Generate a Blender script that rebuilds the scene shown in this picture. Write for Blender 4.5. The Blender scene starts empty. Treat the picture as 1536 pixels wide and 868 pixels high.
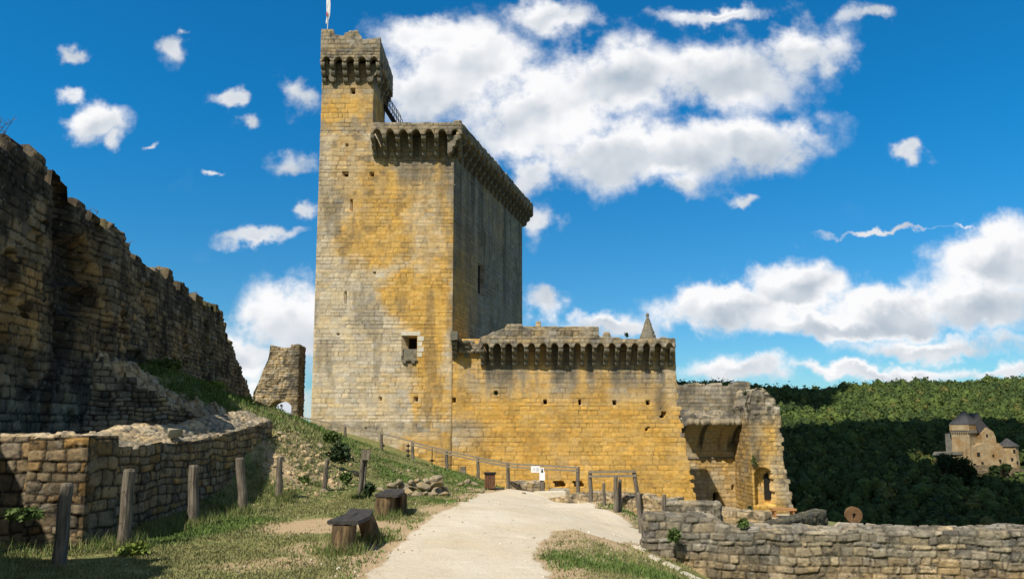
import bpy, math, random
import numpy as np
from mathutils import Vector
random.seed(7); RNG = np.random.default_rng(7)
R = math.radians
scn = bpy.context.scene
C = scn.collection

# ------------------------------------------------------------------ camera
PITCH = R(6.4); FPX = 1024.0; PCX, PCY = 768.0, 525.0; EYE = 1.6
cd = bpy.data.cameras.new('camera'); cam = bpy.data.objects.new('camera', cd); C.objects.link(cam)
cam.location = (0, 0, EYE); cam.rotation_euler = (R(90) + PITCH, 0, 0)
cd.sensor_width = 36; cd.lens = 24; cd.shift_y = (PCY - 434) / 1536.0
cd.clip_start = 0.05; cd.clip_end = 12000
scn.camera = cam
cT, sT = math.cos(PITCH), math.sin(PITCH)

def at(px, py, Y):
    """point at depth Y seen at photo position px, py"""
    up = -(py - PCY) / FPX; xr = (px - PCX) / FPX
    yy = cT - sT * up; zz = sT + cT * up
    k = Y / yy
    return Vector((xr * k, Y, EYE + zz * k))
def AX(px, py, Y): return at(px, py, Y).x
def AZ(py, Y): return at(PCX, py, Y).z
def proj(x, y, z):
    z = z - EYE
    fw = y * cT + z * sT; up = -y * sT + z * cT
    return PCX + FPX * x / fw, PCY - FPX * up / fw

# ------------------------------------------------------------------ light
SUN_EL, SUN_AZ = R(50), R(35)            # light travels to the right of +Y by SUN_AZ
dirv = Vector((math.sin(SUN_AZ) * math.cos(SUN_EL), math.cos(SUN_AZ) * math.cos(SUN_EL), -math.sin(SUN_EL)))
sl = bpy.data.lights.new('sun', 'SUN'); sun = bpy.data.objects.new('sun', sl); C.objects.link(sun)
sl.energy = 4.7; sl.angle = R(0.5); sl.color = (1.0, 0.925, 0.80)
sun.rotation_euler = dirv.to_track_quat('-Z', 'Y').to_euler()
scn.view_settings.view_transform = 'Standard'; scn.view_settings.look = 'None'
scn.view_settings.gamma = 1.0; scn.view_settings.use_curve_mapping = False
scn.view_settings.exposure = 0.38

world = bpy.data.worlds.new('World'); scn.world = world; world.use_nodes = True
nt = world.node_tree; nt.nodes.clear()
class NB:
    """small helper to build node graphs"""
    def __init__(s, nt): s.nt = nt
    def n(s, typ, **kw):
        nd = s.nt.nodes.new(typ)
        for k, v in kw.items():
            setattr(nd, k, v)
        return nd
    def put(s, sock, v):
        if isinstance(v, bpy.types.NodeSocket): s.nt.links.new(v, sock)
        elif v is not None: sock.default_value = v
    def math(s, op, a, b=None, c=None, clamp=False):
        nd = s.n('ShaderNodeMath', operation=op, use_clamp=clamp)
        s.put(nd.inputs[0], a); s.put(nd.inputs[1], b); s.put(nd.inputs[2], c)
        return nd.outputs[0]
    def vec(s, op, a, b=None, out=0):
        nd = s.n('ShaderNodeVectorMath', operation=op)
        s.put(nd.inputs[0], a); s.put(nd.inputs[1], b)
        return nd.outputs[out]
    def noise(s, v, scale, detail=4, rough=0.55, col=False, dist=0.0):
        nd = s.n('ShaderNodeTexNoise')
        s.put(nd.inputs['Vector'], v); nd.inputs['Scale'].default_value = scale
        nd.inputs['Detail'].default_value = detail; nd.inputs['Roughness'].default_value = rough
        nd.inputs['Distortion'].default_value = dist
        return nd.outputs['Color'] if col else nd.outputs[0]
    def rng(s, v, a, b, c=0.0, d=1.0, smooth=False):
        nd = s.n('ShaderNodeMapRange'); nd.interpolation_type = 'SMOOTHSTEP' if smooth else 'LINEAR'
        s.put(nd.inputs[0], v)
        for i, q in enumerate((a, b, c, d)): s.put(nd.inputs[i + 1], q)
        return nd.outputs[0]
    def mix(s, f, a, b, blend='MIX'):
        nd = s.n('ShaderNodeMix', data_type='RGBA', blend_type=blend)
        s.put(nd.inputs[0], f)
        s.put(nd.inputs[6], (*a, 1) if isinstance(a, tuple) and len(a) == 3 else a)
        s.put(nd.inputs[7], (*b, 1) if isinstance(b, tuple) and len(b) == 3 else b)
        return nd.outputs[2]

g = NB(nt)
sky = g.n('ShaderNodeTexSky', sky_type='NISHITA'); sky.sun_disc = False
sky.sun_elevation = SUN_EL; sky.sun_rotation = math.pi + SUN_AZ      # sun stands behind and to the left of the camera
sky.air_density = 1.0; sky.dust_density = 0.3; sky.ozone_density = 2.5; sky.altitude = 200
tc = g.n('ShaderNodeTexCoord'); D = tc.outputs['Generated']
sep = g.n('ShaderNodeSeparateXYZ'); g.put(sep.inputs[0], D)
yy = g.math('MAXIMUM', g.math('ABSOLUTE', sep.outputs[1]), 0.12)
gx = g.math('DIVIDE', sep.outputs[0], yy); gz = g.math('DIVIDE', sep.outputs[2], yy)
cmb = g.n('ShaderNodeCombineXYZ'); g.put(cmb.inputs[0], gx); g.put(cmb.inputs[1], gz)
P0 = cmb.outputs[0]
w1 = g.vec('SUBTRACT', g.noise(P0, 4.5, 3, 0.5, True), (0.5, 0.5, 0.5))
w2 = g.vec('SUBTRACT', g.noise(P0, 19, 4, 0.55, True), (0.5, 0.5, 0.5))
sc = g.n('ShaderNodeVectorMath', operation='SCALE'); g.put(sc.inputs[0], w1); sc.inputs[3].default_value = 0.075
sc2 = g.n('ShaderNodeVectorMath', operation='SCALE'); g.put(sc2.inputs[0], w2); sc2.inputs[3].default_value = 0.065
P1 = g.vec('ADD', g.vec('ADD', P0, sc.outputs[0]), sc2.outputs[0])
# cloud bodies: centre and half size in photo units, weight; turned into directions
CL = [(700, 110, 150, 120, 1.0), (810, 175, 175, 110, 1.0), (930, 110, 150, 85, 1.0), (1080, 105, 150, 85, 1.0), (1190, 75, 110, 55, .9),
      (950, 225, 210, 75, 1.1), (1130, 205, 150, 60, 1.1), (660, 50, 120, 60, .9), (830, 20, 110, 45, .8), (1010, 280, 60, 30, .6),
      (1085, 15, 140, 18, .55), (1300, 28, 50, 18, .55),
      (620, 150, 90, 90, .9), (800, 265, 50, 50, .6), (815, 335, 34, 40, .8), (1125, 298, 48, 14, .75), (1355, 230, 34, 22, .8),
      (150, 175, 75, 45, .95), (105, 72, 30, 20, .6), (342, 150, 42, 18, .8), (365, 185, 20, 10, .5), (450, 140, 50, 35, .7), (440, 250, 45, 32, .75), (385, 360, 75, 14, .75),
      (455, 325, 30, 17, .7), (258, 62, 22, 32, .5), (180, 205, 20, 20, .5), (330, 268, 18, 7, .5), (230, 215, 14, 7, .45), (270, 35, 14, 8, .4), (100, 140, 30, 18, .45),
      (440, 480, 120, 85, 1.1), (350, 540, 110, 60, 1.0), (420, 600, 90, 35, .9), (820, 455, 45, 30, .9), (900, 485, 110, 25, .9),
      (1190, 432, 110, 58, 1.4), (1090, 468, 130, 42, 1.3), (1340, 466, 130, 48, 1.3), (1500, 395, 120, 74, 1.4), (1460, 460, 120, 60, 1.2), (1240, 485, 200, 30, 1.1),
      (1400, 515, 200, 24, .9), (1110, 550, 130, 26, .8), (1300, 550, 200, 16, .7), (1500, 552, 120, 18, .75), (1330, 352, 130, 6, .5), (1450, 348, 60, 6, .45)]
acc = None; bot = None
CL = [(a_, b_, c_, d_, e_ + .18 if e_ < .72 else e_) for a_, b_, c_, d_, e_ in CL]
for (cx, cy, rx, ry, w) in CL:
    c = at(cx, cy, 1.0); c.z -= EYE
    sx = FPX / rx; sy = FPX / ry
    ln = g.vec('LENGTH', g.vec('MULTIPLY', g.vec('SUBTRACT', P1, (c.x, c.z, 0)), (sx, sy, 0)), None, 1)
    v = g.math('MULTIPLY_ADD', ln, -w, w)
    acc = v if acc is None else g.math('SMOOTH_MAX', acc, v, 0.22)
acc2 = None
for (cx, cy, rx, ry, w) in CL:
    if rx * ry < 1800: continue
    c = at(cx - rx * .22, cy - ry * .45, 1.0); c.z -= EYE
    ln = g.vec('LENGTH', g.vec('MULTIPLY', g.vec('SUBTRACT', P1, (c.x, c.z, 0)), (FPX / rx, FPX / ry, 0)), None, 1)
    v = g.math('MULTIPLY_ADD', ln, -w, w)
    acc2 = v if acc2 is None else g.math('SMOOTH_MAX', acc2, v, 0.22)
nA = g.noise(P0, 11, 10, 0.62)
nA2 = g.noise(P0, 9, 3, 0.5)
nB = g.noise(g.vec('ADD', P0, (0.014, -0.026, 0)), 9, 3, 0.5)
nL = g.noise(P0, 3.2, 3, 0.5)
dens = g.math('ADD', acc, g.math('MULTIPLY_ADD', nA, 2.0, -1.08))
alpha = g.rng(dens, -0.12, 0.52, 0, 1, True)
alpha = g.math('MULTIPLY', alpha, g.rng(sep.outputs[2], -0.02, 0.0))
alpha = g.math('MULTIPLY', alpha, g.rng(acc, -.02, .42, .35, 1.0))
thin = g.rng(g.noise(P0, 2.2, 5, .6), 0.62, 0.85, 0, 0.10)
alpha = g.math('MAXIMUM', alpha, thin)
emb = g.math('ADD', g.math('MULTIPLY', g.math('SUBTRACT', nB, nA2), -1.6), g.math('MULTIPLY', g.math('MINIMUM', g.math('MAXIMUM', g.math('SUBTRACT', acc2, acc), -.5), .3), 1.0))
core = g.rng(acc, 0.25, 0.95, 0.0, 1.0)
shade = g.math('ADD', g.math('ADD', g.math('MULTIPLY_ADD', core, -0.24, 1.02), emb), g.math('MULTIPLY_ADD', nL, 0.5, -0.25), None, True)
ccol = g.mix(shade, (4.0, 4.7, 5.5), (8.8, 8.8, 8.9))
hsv = g.n('ShaderNodeHueSaturation'); g.put(hsv.inputs['Color'], sky.outputs[0])
hsv.inputs['Saturation'].default_value = 1.2; hsv.inputs['Value'].default_value = 1.0; hsv.inputs['Hue'].default_value = 0.49
tint = g.mix(g.rng(gz, 0.0, .55, 0, 1, True), (0.50, 0.80, 0.95), (0.12, 1.0, 1.36))
skyc = g.mix(1.0, hsv.outputs[0], tint, 'MULTIPLY')
# unseen broken cloud added behind the camera and overhead, to make shade less blue
back = g.math('MAXIMUM', g.rng(sep.outputs[1], .05, -.25), g.rng(sep.outputs[2], .62, .85))
back = g.math('MULTIPLY', back, g.math('MULTIPLY', g.rng(g.noise(D, 3.0, 6, .6), .38, .52), g.rng(sep.outputs[2], -0.02, 0.02)))
fin = g.mix(g.math('MULTIPLY', back, .9), g.mix(alpha, skyc, ccol), (2.7, 2.65, 2.6))
bg = g.n('ShaderNodeBackground'); bg.inputs[1].default_value = 0.085; g.put(bg.inputs[0], fin)
wo = g.n('ShaderNodeOutputWorld'); nt.links.new(bg.outputs[0], wo.inputs[0])
scn.cycles.max_bounces = 5; scn.cycles.diffuse_bounces = 3

# ------------------------------------------------------------------ noise in numpy
def _h(ix, iy, iz, seed):
    h = (ix.astype(np.int64) * 374761393 + iy.astype(np.int64) * 668265263 + iz.astype(np.int64) * 2147483647 + seed * 974634777) & 0xffffffff
    h = ((h ^ (h >> 13)) * 1274126177) & 0xffffffff
    h = ((h ^ (h >> 16)) * 2246822519) & 0xffffffff
    return ((h ^ (h >> 15)) & 0xffffff) / float(0xffffff)
def vn(x, y, z=0.0, seed=0):
    x, y, z = np.broadcast_arrays(np.asarray(x, float), np.asarray(y, float), np.asarray(z, float))
    fx, fy, fz = np.floor(x), np.floor(y), np.floor(z)
    tx, ty, tz = x - fx, y - fy, z - fz
    tx = tx * tx * (3 - 2 * tx); ty = ty * ty * (3 - 2 * ty); tz = tz * tz * (3 - 2 * tz)
    o = 0
    for a in (0, 1):
        for b in (0, 1):
            for c in (0, 1):
                o = o + _h(fx + a, fy + b, fz + c, seed) * (tx if a else 1 - tx) * (ty if b else 1 - ty) * (tz if c else 1 - tz)
    return o
def fbm(x, y, z=0.0, seed=0, oct=4, gain=0.5):
    s = 0; a = 1; t = 0
    x = np.asarray(x, float); y = np.asarray(y, float); z = np.asarray(z, float)
    for i in range(oct):
        s = s + a * vn(x * 2 ** i, y * 2 ** i, z * 2 ** i, seed + i * 17); t += a; a *= gain
    return s / t
def ss(a, b, x):
    t = np.clip((np.asarray(x, float) - a) / (b - a), 0, 1); return t * t * (3 - 2 * t)
def lerp(a, b, t): return a + (b - a) * t
def mixc(a, b, t): return np.asarray(a) * (1 - t[..., None]) + np.asarray(b) * t[..., None]

# ------------------------------------------------------------------ mesh and object helpers
def raw_mesh(name, co, quads=None, tris=None, mat=None, col=None, smooth=False, flist=None):
    me = bpy.data.meshes.new(name)
    co = np.asarray(co, np.float32)
    if flist is not None:
        me.from_pydata([tuple(map(float, c)) for c in co], [], flist)
    else:
        me.vertices.add(len(co)); me.vertices.foreach_set('co', co.ravel())
        q = np.zeros((0, 4), np.int32) if quads is None else np.asarray(quads, np.int32)
        t = np.zeros((0, 3), np.int32) if tris is None else np.asarray(tris, np.int32)
        me.loops.add(q.size + t.size); me.loops.foreach_set('vertex_index', np.concatenate([q.ravel(), t.ravel()]).astype(np.int32))
        me.polygons.add(len(q) + len(t))
        st = np.concatenate([np.arange(len(q)) * 4, q.size + np.arange(len(t)) * 3]).astype(np.int32)
        me.polygons.foreach_set('loop_start', st)
        me.update(calc_edges=True); me.validate()
    if smooth: me.polygons.foreach_set('use_smooth', [True] * len(me.polygons))
    if col is not None:
        at_ = me.color_attributes.new('Col', 'FLOAT_COLOR', 'POINT')
        c4 = np.ones((len(co), 4), np.float32); c4[:, :3] = np.clip(col, 0.004, 1); at_.data.foreach_set('color', c4.ravel())
    if mat: me.materials.append(mat)
    return me
def tag(o, label=None, cat=None, group=None, kind=None):
    if label: o['label'] = label
    if cat: o['category'] = cat
    if group: o['group'] = group
    if kind: o['kind'] = kind
    return o
def link(name, me, parent=None, loc=(0, 0, 0), rz=0.0):
    o = bpy.data.objects.new(name, me); C.objects.link(o); o.location = loc; o.rotation_euler = (0, 0, rz)
    if parent is not None: o.parent = parent
    return o
def thing(name, label, cat, loc=(0, 0, 0), rz=0, group=None):
    o = link(name, None, None, loc, rz); o.empty_display_size = .3
    return tag(o, label, cat, group)
def child(name, me, root):
    """mesh in world coordinates parented to a thing"""
    o = link(name, me, root)
    bpy.context.view_layer.update()
    o.matrix_parent_inverse = root.matrix_world.inverted()
    return o
class MB:
    """collects simple solids into one mesh"""
    def __init__(s): s.v = []; s.f = []
    def add(s, vs, fs):
        b = len(s.v); s.v += [tuple(v) for v in vs]; s.f += [tuple(i + b for i in f) for f in fs]
        return s
    def box(s, x0, x1, y0, y1, z0, z1, j=0.0):
        vs = [(x, y, z) for x in (x0, x1) for y in (y0, y1) for z in (z0, z1)]
        if j: vs = [tuple(c + random.uniform(-j, j) for c in v) for v in vs]
        return s.add(vs, [(0, 1, 3, 2), (4, 6, 7, 5), (0, 4, 5, 1), (2, 3, 7, 6), (0, 2, 6, 4), (1, 5, 7, 3)])
    def bar(s, a, b, w, h=None, up=(0, 0, 1)):
        a, b = Vector(a), Vector(b); h = h or w
        d = (b - a).normalized(); sd = d.cross(Vector(up))
        if sd.length < 1e-3: sd = Vector((1, 0, 0))
        sd.normalize(); u = sd.cross(d)
        vs = []
        for p in (a, b):
            for (i, k) in ((-1, -1), (1, -1), (1, 1), (-1, 1)): vs.append(p + sd * (w / 2 * i) + u * (h / 2 * k))
        return s.add(vs, [(3, 2, 1, 0), (4, 5, 6, 7), (0, 1, 5, 4), (1, 2, 6, 5), (2, 3, 7, 6), (3, 0, 4, 7)])
    def tube(s, pts, rad, n=8, wob=0.0, seed=0):
        pts = [Vector(p) for p in pts]; rs = rad if isinstance(rad, (list, tuple)) else [rad] * len(pts)
        vs = []; fs = []
        for i, p in enumerate(pts):
            d = (pts[min(i + 1, len(pts) - 1)] - pts[max(i - 1, 0)]).normalized()
            a = d.cross(Vector((0.13, 1, 0.07))).normalized(); b = d.cross(a)
            for k in range(n):
                t = 2 * math.pi * k / n
                rr = rs[i] * (1 + wob * (float(vn(math.cos(t) * 2 + 5, math.sin(t) * 2 + 5, i * .35 + seed * 3.3, seed)) - .5) * 2)
                vs.append(p + (a * math.cos(t) + b * math.sin(t)) * rr)
        for i in range(len(pts) - 1):
            for k in range(n):
                k2 = (k + 1) % n
                fs.append((i * n + k, i * n + k2, (i + 1) * n + k2, (i + 1) * n + k))
        fs.append(tuple(range(n))[::-1]); fs.append(tuple((len(pts) - 1) * n + k for k in range(n)))
        return s.add(vs, fs)
    def mesh(s, name, mat, smooth=False):
        return raw_mesh(name, s.v, flist=s.f, mat=mat, smooth=smooth)

# ------------------------------------------------------------------ materials
def newmat(name):
    m = bpy.data.materials.new(name); m.use_nodes = True
    b = m.node_tree.nodes['Principled BSDF']; b.inputs['Roughness'].default_value = 0.9
    b.inputs['Specular IOR Level'].default_value = 0.25
    return m, NB(m.node_tree), b
def bump(g, b, h, strength, dist):
    bn = g.n('ShaderNodeBump'); bn.inputs['Strength'].default_value = strength; bn.inputs['Distance'].default_value = dist
    g.put(bn.inputs['Height'], h); g.put(b.inputs['Normal'], bn.outputs[0])
def mat_attr(name, var=0.35, nscale=9.0, bscale=22.0, bd=0.02, bs=0.7, rough=.95, spots=0.0):
    """colour from the mesh's own colour attribute with grain on top"""
    m, g, b = newmat(name)
    a = g.n('ShaderNodeAttribute', attribute_name='Col')
    o = g.n('ShaderNodeTexCoord').outputs['Object']
    n1 = g.noise(o, nscale, 6, .65); n2 = g.noise(o, nscale * .17, 3, .5)
    f = g.math('ADD', g.rng(n1, .25, .75, 1 - var, 1 + var), g.rng(n2, .3, .7, -.12, .12))
    v = g.n('ShaderNodeVectorMath', operation='SCALE'); g.put(v.inputs[0], a.outputs['Color']); g.put(v.inputs[3], f)
    cc = v.outputs[0]
    if spots:
        cc = g.mix(g.math('MULTIPLY', g.rng(g.noise(o, 5.5, 7, .72), .55, .63), spots), cc, (.035, .034, .028))
        cc = g.mix(g.math('MULTIPLY', g.rng(g.noise(o, 7.5, 7, .75), .58, .66), spots * .6), cc, (.42, .40, .33))
    g.put(b.inputs['Base Color'], cc); b.inputs['Roughness'].default_value = rough
    bump(g, b, g.noise(o, bscale, 6, .8), bs, bd)
    return m
def mat_noise(name, c0, c1, scale=6.0, rough=.9, stretch=(1, 1, 1), bd=.01, bs=.6, metal=0.0, detail=6, c2=None):
    m, g, b = newmat(name)
    o = g.n('ShaderNodeTexCoord').outputs['Object']
    v = g.vec('MULTIPLY', o, stretch)
    n = g.noise(v, scale, detail, .65)
    c = g.mix(g.rng(n, .3, .7), c0, c1)
    if c2: c = g.mix(g.rng(g.noise(v, scale * .3, 4, .6), .5, .62), c, c2)
    g.put(b.inputs['Base Color'], c); b.inputs['Roughness'].default_value = rough; b.inputs['Metallic'].default_value = metal
    bump(g, b, g.noise(v, scale * 3, 4, .7), bs, bd)
    return m
M_ash = mat_attr('ashlar_stone', .25, 5.0, 12.0, .04, .8, spots=.22)
M_rub = mat_attr('rubble_stone', .45, 16.0, 18.0, .035, 1.0, spots=.75)
M_corb = mat_noise('corbel_stone', (.07, .065, .05), (.27, .235, .165), 4.0, .95, bd=.03, c2=(.16, .15, .12))
M_block = mat_noise('weathered_block', (.22, .20, .15), (.42, .36, .25), 7.0, .95, bd=.02)
M_rock = mat_noise('limestone_rock', (.15, .13, .09), (.42, .35, .23), 13.0, .95, bd=.03, bs=.9, c2=(.33, .24, .12))
M_slab = mat_noise('pale_slab', (.48, .43, .33), (.62, .57, .46), 8.0, .95, bd=.01)
M_post = mat_noise('weathered_wood', (.04, .032, .024), (.25, .215, .165), 9.0, .9, (3, 3, .35), bd=.012, bs=.9)
M_rail = mat_noise('grey_timber', (.14, .115, .08), (.30, .26, .19), 12.0, .85, (1, 1, 1), bd=.005)
M_seat = mat_noise('dark_plank', (.018, .017, .016), (.07, .065, .06), 10.0, .75, (2.5, .3, 1), bd=.01, bs=.8)
M_log = mat_noise('bark_log', (.03, .02, .012), (.36, .25, .13), 6.0, .9, (3.5, 3.5, .5), bd=.04, bs=1.0, c2=(.06, .04, .025))
M_iron = mat_noise('black_iron', (.012, .012, .014), (.03, .03, .032), 20, .5, bd=.002, metal=.3)
M_binw = mat_noise('brown_slats', (.07, .035, .02), (.17, .085, .045), 12, .7, (3, 3, .5), bd=.004)
M_inside_shade = mat_noise('inside_shade', (.012, .011, .010), (.022, .02, .017), 5, 1.0)  # near-black paint standing in for the unlit depth behind openings
M_white = mat_noise('white_sheet', (.72, .73, .74), (.82, .82, .82), 6, .6, bd=.001)
M_grey = mat_noise('grey_sheet', (.40, .42, .46), (.6, .62, .66), 30, .6, bd=.001)
M_ink = mat_noise('black_ink', (.01, .01, .01), (.02, .02, .02), 6, .7, bd=.001)
M_red = mat_noise('red_cloth', (.45, .03, .03), (.55, .05, .05), 6, .8, bd=.001)
M_mill = mat_noise('rusty_disc', (.10, .055, .025), (.21, .125, .06), 14, .85, bd=.01)
M_slate = mat_noise('slate_roof', (.035, .035, .038), (.07, .07, .072), .9, .8, bd=.2)
M_leaf = mat_attr('leaf_green', .3, 3.0, 5.0, .002, .2, .7)
M_twig = mat_noise('dry_twig', (.10, .08, .05), (.22, .18, .11), 10, .9)

# ------------------------------------------------------------------ masonry
class Stones:
    """courses of stones with irregular joints"""
    def __init__(s, seed, h=(.26, .36), w=(.35, .7), warp=0.01, z0=-8, z1=30, s0=-60, s1=260):
        r = np.random.default_rng(seed); s.seed = seed; s.warp = warp
        zs = [z0]
        while zs[-1] < z1: zs.append(zs[-1] + r.uniform(*h))
        s.zb = np.array(zs)
        s.rows = []
        for i in range(len(zs)):
            n = int((s1 - s0) / w[0]) + 2
            ws = r.uniform(w[0], w[1], n); k = r.random(n) < .18; ws[k] *= r.uniform(.45, .7)
            b = s0 + np.cumsum(ws); s.rows.append(b[b < s1 + w[1] * 3])
    def look(s, u, z):
        if s.warp:
            f = .35 / max(s.warp, .02)
            f = min(f, 2.2)
            du = (fbm(u * f, z * f, 3.1, s.seed + 5, 2) - .5) * 2 * s.warp * 2.2
            dz = (fbm(u * f, z * f, 9.7, s.seed + 9, 2) - .5) * 2 * s.warp * 1.6
            u = u + du; z = z + dz
        ri = np.clip(np.searchsorted(s.zb, z) - 1, 0, len(s.zb) - 2)
        d = np.zeros_like(u); ids = np.zeros(u.shape, np.int64); lu = np.zeros_like(u)
        order = np.argsort(ri, kind='stable'); rs = ri[order]
        starts = np.flatnonzero(np.r_[True, rs[1:] != rs[:-1]]); ends = np.r_[starts[1:], len(rs)]
        for a, b in zip(starts, ends):
            idx = order[a:b]; row = s.rows[rs[a]]; uu = u[idx]
            j = np.clip(np.searchsorted(row, uu) - 1, 0, len(row) - 2)
            l, rr = row[j], row[j + 1]
            d[idx] = np.minimum(uu - l, rr - uu); ids[idx] = rs[a] * 7919 + j; lu[idx] = (uu - l) / (rr - l) - .5
        zl = s.zb[ri]; zh = s.zb[ri + 1]
        dz = np.minimum(z - zl, zh - z); lz = (z - zl) / (zh - zl) - .5
        # rounded corners
        e = np.minimum(d, dz); e = np.where((d < .06) & (dz < .06), e * .7, e)
        r1 = _h(ids, ids * 0, ids * 0, s.seed + 1); r2 = _h(ids, ids * 0 + 1, ids * 0, s.seed + 2); r3 = _h(ids, ids * 0 + 2, ids * 0, s.seed + 3)
        return e, r1, r2, r3, lu, lz

def block(name, Pf, L, T, top, bot, st, colf, amp=.02, rr=.05, res=.05, dz=None, mat=None, holes=(), back=4, smooth=False, extra=None, wave=0.0, topamp=.03, gap=.0):
    """solid masonry block. Pf(u, w, z) gives x, y. holes: (u0, u1, z0, z1, depth, arched) on the front face; holes2 by side index"""
    dz = dz or res
    VV = []; QQ = []; CC = []; base = 0
    def sides():
        nu = max(2, int(L / res) + 1); nw = max(2, int(T / res) + 1)
        nub = max(2, int(L / res / back) + 1)
        yield 0, np.linspace(0, L, nu), np.zeros(nu)
        yield 1, np.full(nw, L), np.linspace(0, T, nw)
        yield 2, np.linspace(L, 0, nub), np.full(nub, T)
        yield 3, np.zeros(nw), np.linspace(T, 0, nw)
    for si, us, ws in sides():
        tp = top(us, ws); bt = bot(us, ws)
        ddz = dz * (back if si == 2 else 1)
        z0 = float(bt.min()); K = int(math.ceil((float(tp.max()) - z0) / ddz)) + 1
        Z = np.clip(z0 + np.arange(K + 1)[:, None] * ddz, bt[None], np.maximum(tp, bt)[None])
        U = np.broadcast_to(us, Z.shape); W = np.broadcast_to(ws, Z.shape)
        x, y = Pf(U, W, Z)
        eps = .01
        cu, cw = L / 2, T / 2
        if si == 0: x2, y2 = Pf(U, W + eps, Z); nx, ny = x - x2, y - y2
        elif si == 1: x2, y2 = Pf(U - eps, W, Z); nx, ny = x - x2, y - y2
        elif si == 2: x2, y2 = Pf(U, W - eps, Z); nx, ny = x - x2, y - y2
        else: x2, y2 = Pf(U + eps, W, Z); nx, ny = x - x2, y - y2
        nl = np.hypot(nx, ny) + 1e-9; nx /= nl; ny /= nl
        s = U if si == 0 else (L + W if si == 1 else (L + T + 5 + (L - U) if si == 2 else -W - 0.0))
        e, r1, r2, r3, lu, lz = st.look(np.ascontiguousarray(s).ravel(), Z.ravel())
        sh = Z.shape; e = e.reshape(sh); r1 = r1.reshape(sh); r2 = r2.reshape(sh); r3 = r3.reshape(sh); lu = lu.reshape(sh); lz = lz.reshape(sh)
        prof = np.sqrt(np.clip((e - gap) / rr, 0, 1))
        jn = fbm(s * 1.3, Z * 1.3, 8.8, st.seed + 70, 3)
        if amp < .032: prof = 1 - (1 - prof) * (.45 + 1.1 * ss(.35, .65, jn))
        chip = ss(.60, .66, fbm(s * 6, Z * 6, 2.2, st.seed + 33, 3)) if amp > .032 else 0
        hgt = amp * ((np.maximum(prof, .38) if amp > .032 else prof) * (.45 + .9 * r1 - .35 * chip) + lu * (r2 - .5) * .9 + lz * (r3 - .5) * .5) + amp * .55 * (fbm(s * 11, Z * 11, 1.5, st.seed, 4) - .5)
        if wave: hgt = hgt + wave * (fbm(s * .5, Z * .5, 4.4, st.seed + 50, 3) - .5)
        if extra is not None: hgt = hgt + extra(si, s, Z)
        ed = np.minimum(np.abs(s - s[0, 0]), np.abs(s - s[0, -1]))
        fade = np.clip(ed / .05, 0, 1) * np.clip((np.maximum(tp, bt)[None] - Z) / .05, 0, 1) * np.clip((Z - bt[None]) / .03, 0, 1)
        hgt = hgt * fade
        hole = np.zeros(sh)
        for hq in holes:
            if (hq[6] if len(hq) > 6 else 0) != si: continue
            u0, u1, a0, a1, dep, arch = hq[:6]
            zt = a1
            if arch:
                m = (u0 + u1) / 2; hw = (u1 - u0) / 2
                zt = a1 - hw * 1.1 * (1 - np.sqrt(np.clip(1 - ((s - m) / hw) ** 2, 0, 1)))
            ins = (s > u0) & (s < u1) & (Z > a0) & (Z < zt)
            hole = np.where(ins, dep, hole)
        hgt = np.where(hole > 0, -hole, hgt)
        X = x + nx * hgt; Y = y + ny * hgt
        col = colf(si, s, Z, X, Y, prof, r1, r2, r3)
        VV.append(np.stack([X, Y, Z], -1).reshape(-1, 3)); CC.append(col.reshape(-1, 3))
        n = sh[1]; I = base + np.arange(sh[0] * n).reshape(sh)
        q = np.stack([I[:-1, :-1], I[:-1, 1:], I[1:, 1:], I[1:, :-1]], -1)
        keep = ((Z[1:, :-1] - Z[:-1, :-1]) + (Z[1:, 1:] - Z[:-1, 1:])) > 1e-6
        QQ.append(q[keep]); base += sh[0] * n
    for which in (0, 1):
        nu = max(2, int(L / res) + 1); nw = max(2, int(T / res) + 1)
        U, W = np.meshgrid(np.linspace(0, L, nu), np.linspace(0, T, nw), indexing='ij')
        Z0 = (np.maximum(top(U, W), bot(U, W)) if which == 0 else bot(U, W)).astype(float)
        ef = np.clip(np.minimum(np.minimum(U, L - U), np.minimum(W, T - W)) / .06, 0, 1)
        x, y = Pf(U, W, Z0)
        e, r1, r2, r3, lu, lz = st.look(U.ravel() + 11.3, (W + Z0 * .0).ravel() + 3.0)
        r1, r2, r3, e = [q.reshape(U.shape) for q in (r1, r2, r3, e)]
        prof = np.sqrt(np.clip(e / rr, 0, 1))
        Z = Z0 + (topamp * ef * (prof * (.4 + r1) - .5 + (fbm(U * 4, W * 4, 7, st.seed, 3) - .5)) if which == 0 else 0)
        col = colf(4 if which == 0 else 5, U, Z, x, y, prof, r1, r2, r3)
        VV.append(np.stack([x, y, Z], -1).reshape(-1, 3)); CC.append(col.reshape(-1, 3))
        I = base + np.arange(U.size).reshape(U.shape)
        q = np.stack([I[:-1, :-1], I[1:, :-1], I[1:, 1:], I[:-1, 1:]], -1)
        if which: q = q[..., ::-1]
        QQ.append(q.reshape(-1, 4)); base += U.size
    return raw_mesh(name, np.concatenate(VV), np.concatenate(QQ), None, mat, np.concatenate(CC), smooth)

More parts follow.
